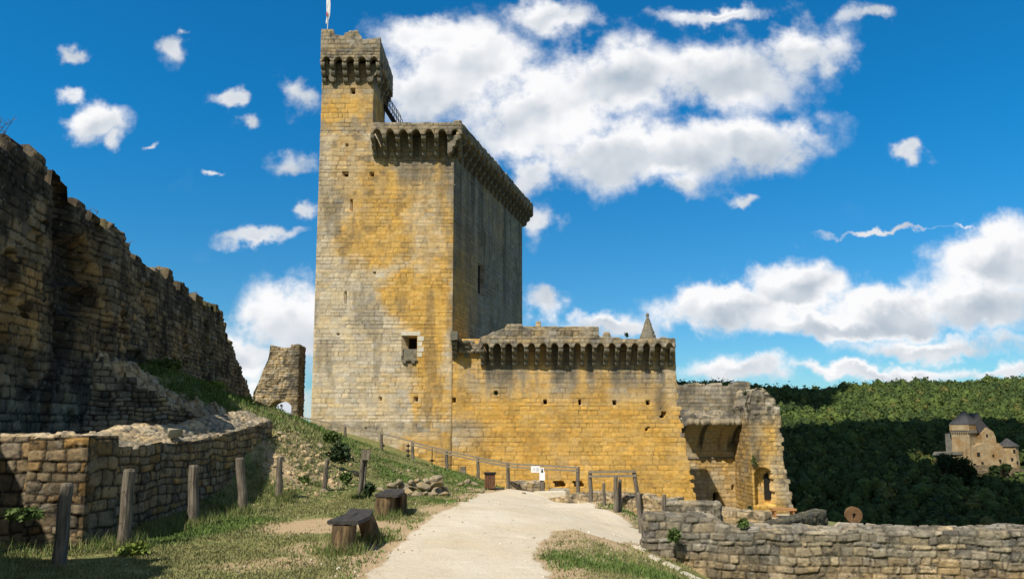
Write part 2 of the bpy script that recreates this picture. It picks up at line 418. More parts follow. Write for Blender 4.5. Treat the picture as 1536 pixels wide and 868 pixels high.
OCH = np.array([.56, .34, .088]); OCH2 = np.array([.50, .29, .065]); PALE = np.array([.53, .445, .31]); GREY = np.array([.25, .215, .155])
DARK = np.array([.055, .05, .04]); TAN = np.array([.46, .33, .17])
def blobs(px, py, L):
    o = np.zeros(np.shape(px))
    for (cx, cy, rx, ry, w) in L:
        d = np.sqrt(((px - cx) / rx) ** 2 + ((py - cy) / ry) ** 2)
        o = np.maximum(o, w * (1 - ss(.55, 1.25, d)))
    return o
def finish(c, prof, r1, r2, joint=.45, var=.3):
    c = c * (1 - var / 2 + var * r1[..., None])
    c = c * (1 + (r2[..., None] - .5) * np.array([.05, .0, -.12]) * 2)
    return c * (joint + (1 - joint) * prof[..., None])
def boxP(x0, y0, dx, dy):
    """front starts at x0, y0 and runs along dx, dy (unit); thickness goes to the left of travel = away"""
    nx, ny = -dy, dx
    return lambda u, w, z: (x0 + dx * u + nx * w, y0 + dy * u + ny * w)
def lin(pts):
    a = np.array(pts, float)
    return lambda u: np.interp(u, a[:, 0], a[:, 1])
def dirpar(x0, y0, x1, y1):
    L = math.hypot(x1 - x0, y1 - y0); return L, (x1 - x0) / L, (y1 - y0) / L

# ------------------------------------------------------------------ terrain
def g3(px, py, Y): p = at(px, py, Y); return (p.x, p.y, p.z)
CTRL = [(-3, 3, 0), (0, 2, 0), (3, 3, -.3), (-6, 2, 0), (-12, 4, 0), (-5, 8, 0), (-2, 8, 0), (0, 8, 0), (1.2, 8, -.05), (-5.6, 11, 0), (-2.5, 11, 0), (0, 11, 0), (1.2, 11, -.1),
        (-5.6, 14, 0), (-3, 14, 0), (0, 14, 0), (-5.3, 15.8, 0.02), (-4.6, 17.2, .02), (-2.5, 17, -.1), (-5.8, 17.6, .7), (-6.5, 18.6, 1.35), (-6.2, 20.5, 1.3), (-7.5, 20.5, 1.9),
        (-5.2, 20, .5), (-3.8, 20, 0.0), (-5.0, 24, .55), (-7, 25, 1.3), (-9.3, 26, 2.3), (-9.8, 22, 2.8), (-10.3, 19, 3.4), (-9.2, 18.6, 2.9), (-12, 30, 2.2), (-11, 34, 1.8), (-11.2, 38, 1.55),
        (-8, 33, .85), (-8.2, 38.5, .9), (-4.3, 30, .05), (-2.8, 29, -.25), (-1.4, 28, -.48), (-.1, 27, -.9), (.9, 26, -.85), (-2, 24, -.5), (0, 20, -.4), (-.5, 24, -.72), (2, 20, -.75),
        (-4, 38.5, -.7), (-1.2, 38.5, -1.9), (1.5, 33, -3), (1.5, 38, -4), (6, 38, -4.2), (12, 38, -4.2), (12, 46, -4.2), (17, 44, -4.4), (2.7, 25, -1.6), (4, 29, -3.2),
        (1.5, 17, -.42), (2.65, 13, -.38), (2.75, 15.5, -.38), (2.75, 18, -.46), (2.7, 20.3, -.55), (1.8, 14.2, -.33), (2.2, 12, -.33), (1.9, 10.8, -.28), (3, 9.2, -.75), (4.4, 8.4, -1.35), (7, 7.8, -2), (9, 8, -2.6), (5, 5, -1.2), (2, 7.5, -.22),
        (3.9, 14, -1.4), (4.4, 16, -2.1), (4.3, 20, -2.2), (3.4, 23, -1.8), (8, 14, -3), (8, 25, -3.3), (12, 30, -4), (-14, 20, 3.5), (-14, 12, 2), (-18, 30, 2), (-18, 10, 2), (-10, 44, 1), (-14, 46, .5), (0, 50, -4), (20, 30, -6), (20, 12, -5), (-12, -10, 0), (10, -10, -1)]
CT = np.array(CTRL, float)
def _phi(r2): return .5 * r2 * np.log(r2 + 1e-9)
n_ = len(CT); d2 = ((CT[:, None, :2] - CT[None, :, :2]) ** 2).sum(-1)
A_ = np.zeros((n_ + 3, n_ + 3)); A_[:n_, :n_] = _phi(d2) + np.eye(n_) * .02; A_[:n_, n_] = 1; A_[:n_, n_ + 1:] = CT[:, :2]; A_[n_, :n_] = 1; A_[n_ + 1:, :n_] = CT[:, :2].T
W_ = np.linalg.solve(A_, np.r_[CT[:, 2], 0, 0, 0])
def tps(x, y):
    o = W_[n_] + W_[n_ + 1] * x + W_[n_ + 2] * y
    for i in range(n_): o = o + W_[i] * _phi((x - CT[i, 0]) ** 2 + (y - CT[i, 1]) ** 2)
    return o
MWA, MWB = (-9.6, 15.3), (-6.75, 19.0)        # line of the stepped wall
mL, mdx, mdy = dirpar(*MWA, *MWB)
def terr(x, y):
    x = np.asarray(x, float); y = np.asarray(y, float)
    xc = np.clip(x, -16, 19); yc = np.clip(y, -8, 48)
    z = tps(xc, yc)
    z = np.clip(z, -6, 3.8)
    # raised bed held up by the low wall
    side = (x - MWA[0]) * (-mdy) + (y - MWA[1]) * mdx
    inside = (1 - ss(-6.6, -6.25, x)) * ss(9.6, 9.95, y) * (1 - ss(.15, .5, side)) * (y < 19.3)
    z = z * (1 - inside) + 1.27 * inside
    low = (1 - ss(9.3, 9.6, y)) * (1 - ss(-6.4, -5.6, x)); z = z * (1 - low) + np.minimum(z, .1) * low
    a = x / np.maximum(y, 1.0)
    hz = np.interp(y, [60, 230, 350, 560, 700, 3000], [-32, -55, -22, 31, 34, 20])
    hz = hz + ss(380, 540, y) * (1.5 * np.exp(-((a - .62) / .10) ** 2) - 5 * np.exp(-((a - .44) / .07) ** 2) + 3 * np.exp(-((a - .30) / .06) ** 2))
    hf = ss(.08, .2, a) * ss(60, 110, y)
    V = -42 * (1 - hf) + (hz + 6.5 * (fbm(x / 90, y / 90, 0, 3, 3) - .5) * 2) * hf
    dx = np.maximum(np.maximum(-30 - x, x - 19), 0); dy = np.maximum(np.maximum(-30 - y, y - 50), 0)
    w = ss(0, 70, np.hypot(dx, dy))
    dt = .05 * (fbm(x * 1.1, y * 1.1, 0, 31, 4) - .5) * ss(0.2, 2, np.hypot(x, y)) * (1 - w)
    return z * (1 - w) + V * w + dt
def terr1(x, y): return float(terr(np.array([x]), np.array([y]))[0])
def ground_at(px, py):
    up = -(py - PCY) / FPX; xr = (px - PCX) / FPX
    yy_ = cT - sT * up; zz_ = sT + cT * up
    Ys = np.linspace(1.5, 60, 1600)
    z = EYE + zz_ / yy_ * Ys; x = xr / yy_ * Ys
    k = np.flatnonzero(z <= terr(x, Ys))
    i = k[0] if len(k) else len(Ys) - 1
    return Vector((x[i], Ys[i], terr1(x[i], Ys[i])))
PATH_PX = [(520, 1150), (530, 900), (550, 862), (585, 828), (618, 800), (650, 776), (690, 756), (728, 740), (760, 734), (800, 733), (825, 739), (862, 747), (900, 763), (940, 781), (968, 797),
           (966, 816), (930, 814), (895, 803), (862, 793), (832, 797), (812, 812), (806, 838), (820, 875), (840, 1150)]
PATH = np.array([tuple(ground_at(*p)[:2]) for p in PATH_PX])
def path_sd(x, y):
    """signed distance, positive inside the path"""
    x = np.asarray(x, float); y = np.asarray(y, float)
    d = np.full(x.shape, 1e9); ins = np.zeros(x.shape, bool)
    for i in range(len(PATH)):
        a = PATH[i]; b = PATH[(i + 1) % len(PATH)]; e = b - a
        t = np.clip(((x - a[0]) * e[0] + (y - a[1]) * e[1]) / (e @ e), 0, 1)
        d = np.minimum(d, np.hypot(x - a[0] - t * e[0], y - a[1] - t * e[1]))
        cr = ((a[1] > y) != (b[1] > y)) & (x < (b[0] - a[0]) * (y - a[1]) / (b[1] - a[1] + 1e-12) + a[0])
        ins ^= cr
    return np.where(ins, d, -d)
def geo(a, b, n): return a * (b / a) ** (np.arange(1, n + 1) / n)
xs = np.r_[-14 - geo(.2, 3500, 55)[::-1], np.arange(-14, 14, .09), 14 + geo(.2, 3500, 70)]
ys = np.r_[-60 + 0 * np.arange(1), np.linspace(-30, 3, 20), np.arange(3.1, 20, .08), np.arange(20, 45, .16), 45 + geo(.3, 4500, 90)]
GX, GY = np.meshgrid(xs, ys, indexing='ij'); GZ = terr(GX, GY)
I = np.arange(GX.size).reshape(GX.shape)
me = raw_mesh('ground', np.stack([GX, GY, GZ], -1).reshape(-1, 3), np.stack([I[:-1, :-1], I[1:, :-1], I[1:, 1:], I[:-1, 1:]], -1).reshape(-1, 4), smooth=True)
def pathmask(x, y):
    return path_sd(x, y) + .28 * (fbm(x * 2.2, y * 2.2, 0, 77, 4) - .5)
pm = ss(-.16, .20, pathmask(GX, GY))
a_ = me.attributes.new('path', 'FLOAT', 'POINT'); a_.data.foreach_set('value', pm.ravel().astype(np.float32))
def bare(x, y):
    """dry trodden soil: round the benches and along the path, and on the eroded bank"""
    sd = path_sd(x, y)
    b = (1 - ss(0, 1.5, -sd)) * .75
    for (bx, by, r) in ((-1.9, 9.3, .9), (-2.0, 11.6, .9), (-2.9, 8.2, .6), (-3.2, 11.6, .9), (1.3, 9.0, .7), (-1.0, 12.8, .6)): b = np.maximum(b, .8 * (1 - ss(r * .4, r * 1.6, np.hypot((x - bx) * .7, y - by))))
    eb = (1 - ss(.8, 1.8, np.hypot((x + 5.6) / 1.1, (y - 18.6) / 1.6))) * .7
    return np.clip(np.maximum(b, eb) + .9 * (fbm(x * .9, y * .9, 0, 41, 4) - .5), 0, 1)
a_ = me.attributes.new('bare', 'FLOAT', 'POINT'); a_.data.foreach_set('value', bare(GX, GY).ravel().astype(np.float32))
m, g, b = newmat('ground_soil')
o = g.n('ShaderNodeTexCoord').outputs['Object']
pa = g.n('ShaderNodeAttribute', attribute_name='path').outputs['Fac']; ba = g.n('ShaderNodeAttribute', attribute_name='bare').outputs['Fac']
nf = g.noise(o, 28, 6, .7); nm = g.noise(o, 3.1, 5, .6); nl = g.noise(o, .7, 4, .55)
grass = g.mix(g.rng(nf, .3, .7), (.07, .09, .025), (.20, .22, .07))
grass = g.mix(g.rng(nm, .45, .68), grass, (.30, .25, .11))
soil = g.mix(g.rng(nf, .3, .7), (.28, .19, .10), (.52, .40, .25))
gr = g.mix(g.rng(g.math('ADD', ba, g.math('MULTIPLY_ADD', nf, .7, -.35)), .40, .68), grass, soil)
sand = g.mix(g.rng(nf, .35, .65), (.55, .485, .385), (.66, .595, .485))
sand = g.mix(g.rng(nl, .35, .65), sand, g.mix(1.0, sand, (.9, .86, .78), 'MULTIPLY'))
sand = g.mix(g.rng(nm, .56, .66, 0, .5), sand, g.mix(1.0, sand, (.86, .82, .74), 'MULTIPLY'))
fc = g.mix(g.rng(g.math('ADD', pa, g.math('MULTIPLY_ADD', nf, .5, -.25)), .35, .62), gr, sand)
far = g.rng(g.vec('LENGTH', o, None, 1), 70, 110)
fc = g.mix(far, fc, (.03, .045, .015))
g.put(b.inputs['Base Color'], fc); b.inputs['Roughness'].default_value = 1.0
bump(g, b, g.math('ADD', g.noise(o, 40, 5, .75), g.math('MULTIPLY', g.noise(o, 2.3, 4, .6), 3.0)), .8, .02)
me.materials.append(m)
tag(link('ground', me), kind='structure')

# ------------------------------------------------------------------ the keep
YK = 40.0
KF = [(-11.72, YK), (-3.53, YK), (.82, 54.0), (-11.0, 50.0)]
KL = KF[1][0] - KF[0][0]; KT = 12.0
def quadP(Q, L, T):
    Q = np.array(Q)
    def f(u, w, z):
        a = u / L; b_ = w / T
        p = [(Q[0, i] * (1 - a) + Q[1, i] * a) * (1 - b_) + (Q[3, i] * (1 - a) + Q[2, i] * a) * b_ for i in (0, 1)]
        return p[0], p[1]
    return f
def flat(z): return lambda u, w: np.full(np.shape(u), float(z))
zK = AZ(200, YK); zBase = -5.0
zPl = AZ(629, YK)
OB = [(570, 290, 62, 60, 1), (565, 355, 60, 45, 1), (515, 160, 40, 35, .6), (610, 440, 42, 50, 1), (650, 470, 38, 110, 1), (668, 400, 16, 230, .95), (525, 250, 30, 26, .5), (640, 300, 45, 70, .55),
      (655, 600, 34, 60, .8), (625, 610, 8, 40, .7), (655, 690, 60, 40, 1.0), (600, 700, 30, 16, .5), (540, 230, 22, 40, .5), (640, 380, 30, 50, .6)]
def keep_col(si, s, Z, X, Y, prof, r1, r2, r3):
    n1 = fbm(s * .45, Z * .45, 0, 5, 5); n2 = fbm(s * 1.6, Z * .35, 2, 6, 4); n3 = fbm(s * 2.3, Z * 2.3, 2, 8, 3)
    st = fbm(s * 2.2, Z * .12, 5, 9, 3)                                   # vertical run-off streaks
    if si == 0:
        px, py = proj(X, Y, Z)
        jx = (n1 - .5) * 60; jy = (fbm(s * .5, Z * .5, 9, 15, 4) - .5) * 60
        oc = np.clip(blobs(px + jx, py + jy, OB) * 1.0 + (r3 - .5) * .35 + (n1 - .5) * .5, 0, 1)
        c = mixc(PALE, OCH, oc); c = mixc(c, OCH2, np.clip(oc - .6, 0, 1) * ss(.5, .7, n3) * 1.3)
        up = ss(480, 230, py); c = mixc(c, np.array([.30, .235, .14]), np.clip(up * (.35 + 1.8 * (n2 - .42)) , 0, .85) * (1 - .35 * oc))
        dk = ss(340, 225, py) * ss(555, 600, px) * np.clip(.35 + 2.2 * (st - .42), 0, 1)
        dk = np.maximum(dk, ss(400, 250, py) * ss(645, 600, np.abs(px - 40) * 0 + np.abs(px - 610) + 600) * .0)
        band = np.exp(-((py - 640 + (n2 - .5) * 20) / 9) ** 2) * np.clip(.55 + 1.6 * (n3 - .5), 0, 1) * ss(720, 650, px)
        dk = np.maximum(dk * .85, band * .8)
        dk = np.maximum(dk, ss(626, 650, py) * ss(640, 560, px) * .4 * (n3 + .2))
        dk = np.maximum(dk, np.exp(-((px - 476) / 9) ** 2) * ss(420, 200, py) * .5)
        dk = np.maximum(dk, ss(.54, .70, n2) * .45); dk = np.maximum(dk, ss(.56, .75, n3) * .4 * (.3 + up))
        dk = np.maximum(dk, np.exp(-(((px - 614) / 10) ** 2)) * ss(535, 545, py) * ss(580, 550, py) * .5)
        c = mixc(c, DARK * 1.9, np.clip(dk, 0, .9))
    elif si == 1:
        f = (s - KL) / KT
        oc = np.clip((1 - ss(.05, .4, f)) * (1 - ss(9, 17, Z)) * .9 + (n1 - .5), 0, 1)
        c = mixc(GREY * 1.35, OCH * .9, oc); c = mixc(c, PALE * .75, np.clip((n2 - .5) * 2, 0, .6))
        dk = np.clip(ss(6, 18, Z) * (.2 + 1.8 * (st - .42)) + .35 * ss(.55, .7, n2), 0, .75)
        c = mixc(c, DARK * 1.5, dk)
    else: c = mixc(GREY, TAN, n1)
    return finish(c, prof, r1, r2, .54, .27)
def hole_px(px0, px1, py0, py1, dep=.5, arch=False, Y=YK, x0=None, side=0):
    x0 = KF[0][0] if x0 is None else x0
    pm_ = (py0 + py1) / 2
    return (AX(px0, pm_, Y) - x0, AX(px1, pm_, Y) - x0, AZ(py1, Y), AZ(py0, Y), dep, arch, side)
WIN = (604, 625, 504, 540)
keep_holes = [hole_px(514, 523, 258, 265), hole_px(554.5, 561, 259, 265), hole_px(519, 523, 216, 220, .3), hole_px(526, 528.6, 300, 316), hole_px(517.3, 519.8, 438, 456),
              hole_px(*WIN, 1.0), hole_px(568, 573, 596, 601, .4), hole_px(622, 627, 596, 602, .4), hole_px(506, 509, 500, 503, .2), hole_px(560, 564, 408, 411, .2),
              hole_px(548, 550, 640, 644, .2), (KL + 3.5, KL + 4.5, AZ(441, 44.6), AZ(396, 44.6), .5, False, 1)]
stK = Stones(11, (.19, .32), (.28, .72), .014)
def keep_extra(si, s, Z):
    o = .03 * (1 - ss(zPl - .05, zPl + .02, Z))
    if si == 0: o = o + .03 * (fbm(s * .3, Z * .3, 0, 71, 3) - .5)
    return o
keep = thing('stone_keep', 'tall square stone keep with battlemented corner turret and gallery of corbels', 'castle keep', (-7.5, 45, zBase))
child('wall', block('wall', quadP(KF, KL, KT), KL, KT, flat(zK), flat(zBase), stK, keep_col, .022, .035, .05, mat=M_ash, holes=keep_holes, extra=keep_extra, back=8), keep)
for hq in keep_holes:
    if hq[6] == 0 and (hq[3] - hq[2]) > .14:
        mb = MB(); mb.box(KF[0][0] + hq[0] - .04, KF[0][0] + hq[1] + .04, YK + hq[4] - .06, YK + hq[4] + .04, hq[2] - .04, hq[3] + .04)
        child('window', mb.mesh('window', M_inside_shade), keep)  # dark panel painted for the unlit space behind the opening
_P = quadP(KF, KL, KT); _q = [_P(KL - .22, w_, 0) for w_ in (3.45, 4.55)] + [_P(KL - .30, w_, 0) for w_ in (4.55, 3.45)]; _z = (AZ(441, 44.6) - .05, AZ(396, 44.6) + .05)
child('window', MB().add([(x, y, z) for z in _z for x, y in _q], [(3, 2, 1, 0), (4, 5, 6, 7), (0, 1, 5, 4), (1, 2, 6, 5), (2, 3, 7, 6), (3, 0, 4, 7)]).mesh('window', M_inside_shade), keep)  # slit's inner shade painted as a dark panel
# latrine-like stone box in the lower half of the big window
wx0, wx1 = AX(604, 522, YK), AX(625, 522, YK)
mb = MB(); mb.box(wx0 - .02, wx1 + .02, YK + .12, YK + .4, AZ(540, YK), AZ(523, YK), .01); mb.box(wx0 - .04, wx1 + .04, YK - .12, YK + .4, AZ(541, YK), AZ(539, YK), .01)
child('window_parapet', mb.mesh('window_parapet', M_corb), keep)
for xx in (wx0 + .12, wx1 - .18): child('bracket', MB().box(xx - .1, xx + .1, YK - .14, YK + .1, AZ(545, YK), AZ(541, YK) - .01, .01).mesh('bracket', M_corb), keep)
mb = MB()
for i in range(4): mb.box(wx1 + .05, wx1 + .32 + .1 * (i % 2), YK - .035, YK + .1, AZ(535 - i * 8, YK), AZ(528 - i * 8, YK), .008)
mb.box(wx0 - .1, wx1 + .2, YK - .035, YK + .1, AZ(503, YK), AZ(497, YK), .008)
child('window_surround', mb.mesh('window_surround', M_slab), keep)

# machicolated galleries ------------------------------------------------
def corbel_mesh(w, H, Pr, n=3):
    prof = [(0.12, 0.0)]
    for k in range(n):
        z0 = H * k / n; z1 = H * (k + 1) / n - .03; p0 = Pr * k / n * .95; p1 = Pr * (k + 1) / n; h = z1 - z0
        for j in range(5):
            t = j / 4 * math.pi / 2
            prof.append((-(p0 + (p1 - p0) * math.sin(t)), z0 + h * .75 * (1 - math.cos(t))))
        prof.append((-p1, z1)); prof.append((-(p1 - .035), z1 + .005)); prof.append((-(p1 - .035), z1 + .03))
    prof.append((0.12, H))
    m = len(prof)
    vs = [(-w / 2, y, z) for y, z in prof] + [(w / 2, y, z) for y, z in prof]
    fs = [tuple(range(m)), tuple(range(2 * m - 1, m - 1, -1))] + [(i, i + m, (i + 1) % m + m, (i + 1) % m) for i in range(m)]
    return raw_mesh('corbel', vs, flist=fs, mat=M_corb)
def gal_col(si, s, Z, X, Y, prof, r1, r2, r3):
    n1 = fbm(s * .9, Z * .9, 0, 25, 4); n2 = fbm(s * 3, Z * 3, 0, 26, 3)
    c = mixc(GREY * 1.15, TAN, np.clip((n1 - .35) * 2 * .7 + (r3 - .5) * .4, 0, 1)); c = mixc(c, DARK * 1.5, ss(.45, .75, n2) * .75)
    return finish(c, prof, r1, r2, .5, .35)
def gallery(root, A, B, topf, zs, rise, n, proj_, Hc, name_seed, pw=.30, thick=.34, cw=.26, skip=()):
    """A to B: outer face line of the parapet; inward is to the left of travel"""
    L, dx, dy = dirpar(*A, *B); p = L / n; half = (p - pw) / 2
    def bt(u, w):
        t = np.mod(u, p) - p / 2
        return zs + np.where(np.abs(t) < half, rise * np.sqrt(np.clip(1 - (t / half) ** 2, 0, 1)), 0)
    st = Stones(name_seed, (.18, .28), (.3, .55), .02)
    pr = child('parapet', block('parapet', boxP(A[0], A[1], dx, dy), L, thick, topf, bt, st, gal_col, .03, .05, .045, mat=M_ash, back=2, topamp=.04), root)
    cm = corbel_mesh(cw, Hc, proj_)
    rz = math.atan2(dy, dx)
    for i in range(n + 1):
        if i in skip: continue
        u = min(max(i * p, cw / 2 + .01), L - cw / 2 - .01)
        x = A[0] + dx * u - dy * proj_; y = A[1] + dy * u + dx * proj_
        inv = root.matrix_world.inverted()
        o = link('corbel', cm, root); o.location = inv @ Vector((x, y, zs - Hc - .004)); o.rotation_euler = (0, 0, rz + random.uniform(-.05, .05)); o.scale = (random.uniform(.85, 1.12), random.uniform(.82, 1.04), 1.0)
    # wall walk floor closing the gallery from above
    zf = zs + rise + .12; a = Vector((A[0], A[1], 0)); d = Vector((dx, dy, 0)); nn = Vector((-dy, dx, 0))
    mb = MB(); q = [a + d * .1 + nn * (thick - .05), a + d * (L - .1) + nn * (thick - .05), a + d * (L - .1) + nn * (proj_ + .3), a + d * .1 + nn * (proj_ + .3)]
    mb.add([(v.x, v.y, zf) for v in q] + [(v.x, v.y, zf + .12) for v in q], [(3, 2, 1, 0), (4, 5, 6, 7), (0, 1, 5, 4), (1, 2, 6, 5), (2, 3, 7, 6), (3, 0, 4, 7)])
    child('wall_walk', mb.mesh('wall_walk', M_corb), root)
    return pr
def ragged(z, amp, seed, w=.45, pts=None):
    def f(u, w_):
        k = np.floor(np.asarray(u) / w); base_ = z if pts is None else pts(u)
        return base_ + amp * (_h(k, k * 0, k * 0, seed) - .6) * (0.5 + _h(np.floor(np.asarray(w_) / .3), k * 0, k * 0, seed + 1))
    return f
bpy.context.view_layer.update()
# front of the keep
PJ = 1.0; yf = YK - PJ
_sd = Vector((KF[2][0] - KF[1][0], KF[2][1] - KF[1][1])).normalized(); _no = Vector((_sd.y, -_sd.x)); _c = Vector(KF[1]) + _no * .80; _c = _c + _sd * ((yf - _c.y) / _sd.y)
gx0, gx1 = AX(556, 195, yf), _c.x
zs = AZ(201, yf); ztop = AZ(184, yf)
gallery(keep, (gx0, yf), (gx1, yf), ragged(ztop, .10, 3, .6, lin([(0, ztop), (gx1 - gx0 - .5, ztop), (gx1 - gx0 - .45, ztop + .12), (9, ztop + .12)])), zs, .30, 7, PJ, 1.15, 31)
# right side
sd = Vector((KF[2][0] - KF[1][0], KF[2][1] - KF[1][1])); sL = sd.length; sd.normalize(); no = Vector((sd.y, -sd.x))
PS = .80; A = Vector((gx1 - .004, yf + .012)); B = Vector(KF[2]) + no * PS + sd * .5
gallery(keep, (A.x, A.y), (B.x, B.y), ragged(ztop + .04, .16, 4, .35), zs, .30, 19, PS, 1.05, 32, pw=.32, cw=.28)
# left and back parapets seen from elsewhere
Lq, dxq, dyq = dirpar(KF[3][0], KF[3][1], KF[0][0], YK + 4)
child('parapet', block('parapet', boxP(KF[3][0], KF[3][1], dxq, dyq), Lq, .4, ragged(ztop, .1, 5), flat(zK - .1), Stones(33, (.2, .3), (.3, .5), .02), gal_col, .03, .05, .12, mat=M_ash), keep)
Lq, dxq, dyq = dirpar(KF[2][0], KF[2][1], KF[3][0], KF[3][1])
child('parapet', block('parapet', boxP(KF[2][0], KF[2][1], dxq, dyq), Lq, .4, ragged(ztop, .1, 6), flat(zK - .1), Stones(34, (.2, .3), (.3, .5), .02), gal_col, .03, .05, .12, mat=M_ash), keep)
# turret shaft
tx0, tx1 = -11.72, AX(560, 150, YK); tD = 3.7
zT0, zT1 = zK - .5, AZ(95, YK)
def tur_col(si, s, Z, X, Y, prof, r1, r2, r3):
    n1 = fbm(s * .6, Z * .6, 0, 5, 5); n3 = fbm(s * 2, Z * 2, 2, 8, 3)
    px, py = proj(X, Y, Z)
    oc = np.clip(.05 + .75 * (1 - ss(12, 34, np.abs(py - 168))) + (n1 - .5) * 1.0 + (r3 - .5) * .3, 0, 1)
    c = mixc(np.array([.40, .31, .18]), OCH * .95, oc); c = mixc(c, DARK * 1.7, np.clip(ss(150, 112, py) * .5 + (n3 - .5) * .8, 0, .7))
    c = mixc(c, GREY * 1.1, ss(.5, .7, fbm(s, Z, 4, 19, 3)) * .6)
    return finish(c, prof, r1, r2, .42, .3)
tl = tx1 - tx0
child('turret_wall', block('turret_wall', boxP(tx0, YK + .015, 1, 0), tl, tD, flat(zT1), flat(zT0), Stones(12, (.24, .34), (.38, .7), .012), tur_col, .022, .035, .05, mat=M_ash,
      holes=[hole_px(526, 533, 133, 141, .45, False, YK, tx0)], back=3), keep)
mb = MB(); mb.box(AX(526, 137, YK) - .03, AX(533, 137, YK) + .03, YK + .4, YK + .5, AZ(141, YK) - .03, AZ(133, YK) + .03); child('window', mb.mesh('window', M_inside_shade), keep)
TP = .62; yt = YK - TP
bx0, bx1 = AX(481, 80, yt), AX(570, 80, yt)
zsT = AZ(92, yt); tL = bx1 - bx0
tt = lin([(0, AZ(44, yt)), (tL * .20, AZ(44, yt)), (tL * .21, AZ(53, yt)), (tL * .38, AZ(53, yt)), (tL * .40, AZ(49, yt)), (tL * .46, AZ(48, yt)), (tL * .48, AZ(45, yt)), (tL * .62, AZ(46, yt)), (tL * .64, AZ(52, yt)),
          (tL * .70, AZ(58, yt)), (tL * .85, AZ(58, yt)), (tL * .87, AZ(56, yt)), (tL, AZ(56, yt))])
gallery(keep, (bx0, yt), (bx1, yt), ragged(0, .12, 7, .25, tt), zsT, .28, 5, TP, 1.1, 35, pw=.24, cw=.24)
zt1 = AZ(57, yt)
gallery(keep, (bx1 - .02, yt + .35), (bx1 - .02, yt + tD + .9), ragged(zt1, .12, 8, .5), zsT, .28, 5, TP, 1.1, 36, pw=.24, cw=.24)
gallery(keep, (bx0 + .02, yt + tD + .9), (bx0 + .02, yt + .35), ragged(zt1 + .2, .12, 9, .5), zsT, .28, 5, TP, 1.1, 37, pw=.24, cw=.24)
gallery(keep, (bx1 - .4, yt + tD + 1.24), (bx0 + .4, yt + tD + 1.24), ragged(zt1, .12, 10, .5), zsT, .28, 5, TP, 1.1, 38, pw=.24, cw=.24)
mb = MB(); mb.box(bx0 + .3, bx1 - .3, yt + .3, yt + tD + 1.0, zsT + .45, zsT + .6); child('turret_floor', mb.mesh('turret_floor', M_corb), keep)
# black metal stair between keep roof and turret
ya = YK + 3.2
mb = MB(); s0 = at(576, 138, ya); s1 = at(601, 186, ya)
for dy in (0, .7):
    mb.bar(s0 + Vector((0, dy, -.9)), s1 + Vector((0, dy, -.5)), .06, .22)
for i in range(12):
    p = s0.lerp(s1, i / 11) + Vector((0, .35, -.85 + .4 * i / 11)); mb.box(p.x - .16, p.x + .12, p.y - .34, p.y + .34, p.z, p.z + .035)
child('staircase', mb.mesh('staircase', M_iron), keep)
mb = MB()
for dy in (0, .7):
    for off in (0, .45): mb.bar(s0 + Vector((0, dy, .15 - off)), s1 + Vector((0, dy, .55 - off)), .04)
    for i in range(5):
        p = s0.lerp(s1, i / 4) + Vector((0, dy, .15 + .4 * i / 4)); mb.bar(p, p - Vector((0, 0, 1.1)), .04)
    p = at(577, 122, ya); mb.bar(p + Vector((0, dy, 0)), p + Vector((0, dy, -1.5)), .045)
child('railing', mb.mesh('railing', M_iron), keep)
# flag
fp = at(491, 42, YK + .6)
flag = thing('flag', 'limp white flag with a red mark on a pole atop the corner turret', 'flag', (fp.x, fp.y, fp.z - .3))
mb = MB(); mb.tube([fp + Vector((0, 0, -.3)), fp + Vector((.12, 0, 2.6))], .025, 6); child('pole', mb.mesh('pole', M_white), flag)
vs = []; fs = []
for i in range(15):
    t = i / 14; z = fp.z + .25 + 1.9 * t
    for k in range(6):
        q = k / 5; wd = .10 + .16 * math.sin(math.pi * t) + .05 * math.sin(9 * t)
        vs.append((fp.x - .08 + .1 * t + wd * (q - .3) + .04 * math.sin(6 * t + 5 * q), fp.y + .06 * math.sin(9 * q + 4 * t), z + .05 * q))
for i in range(14):
    for k in range(5): fs.append((i * 6 + k, i * 6 + k + 1, i * 6 + k + 7, i * 6 + k + 6))
o = child('cloth', raw_mesh('cloth', vs, flist=fs, mat=M_white, smooth=True), flag)
sm = o.modifiers.new('s', 'SOLIDIFY'); sm.thickness = .008
mb = MB(); p = fp + Vector((-.06, -.07, .75)); mb.add([(p.x - .02, p.y, p.z), (p.x + .07, p.y - .005, p.z + .05), (p.x + .08, p.y - .005, p.z + .3), (p.x + .01, p.y, p.z + .22)], [(0, 1, 2, 3)])
o = child('red_mark', mb.mesh('red_mark', M_red), flag); sm = o.modifiers.new('s', 'SOLIDIFY'); sm.thickness = .01

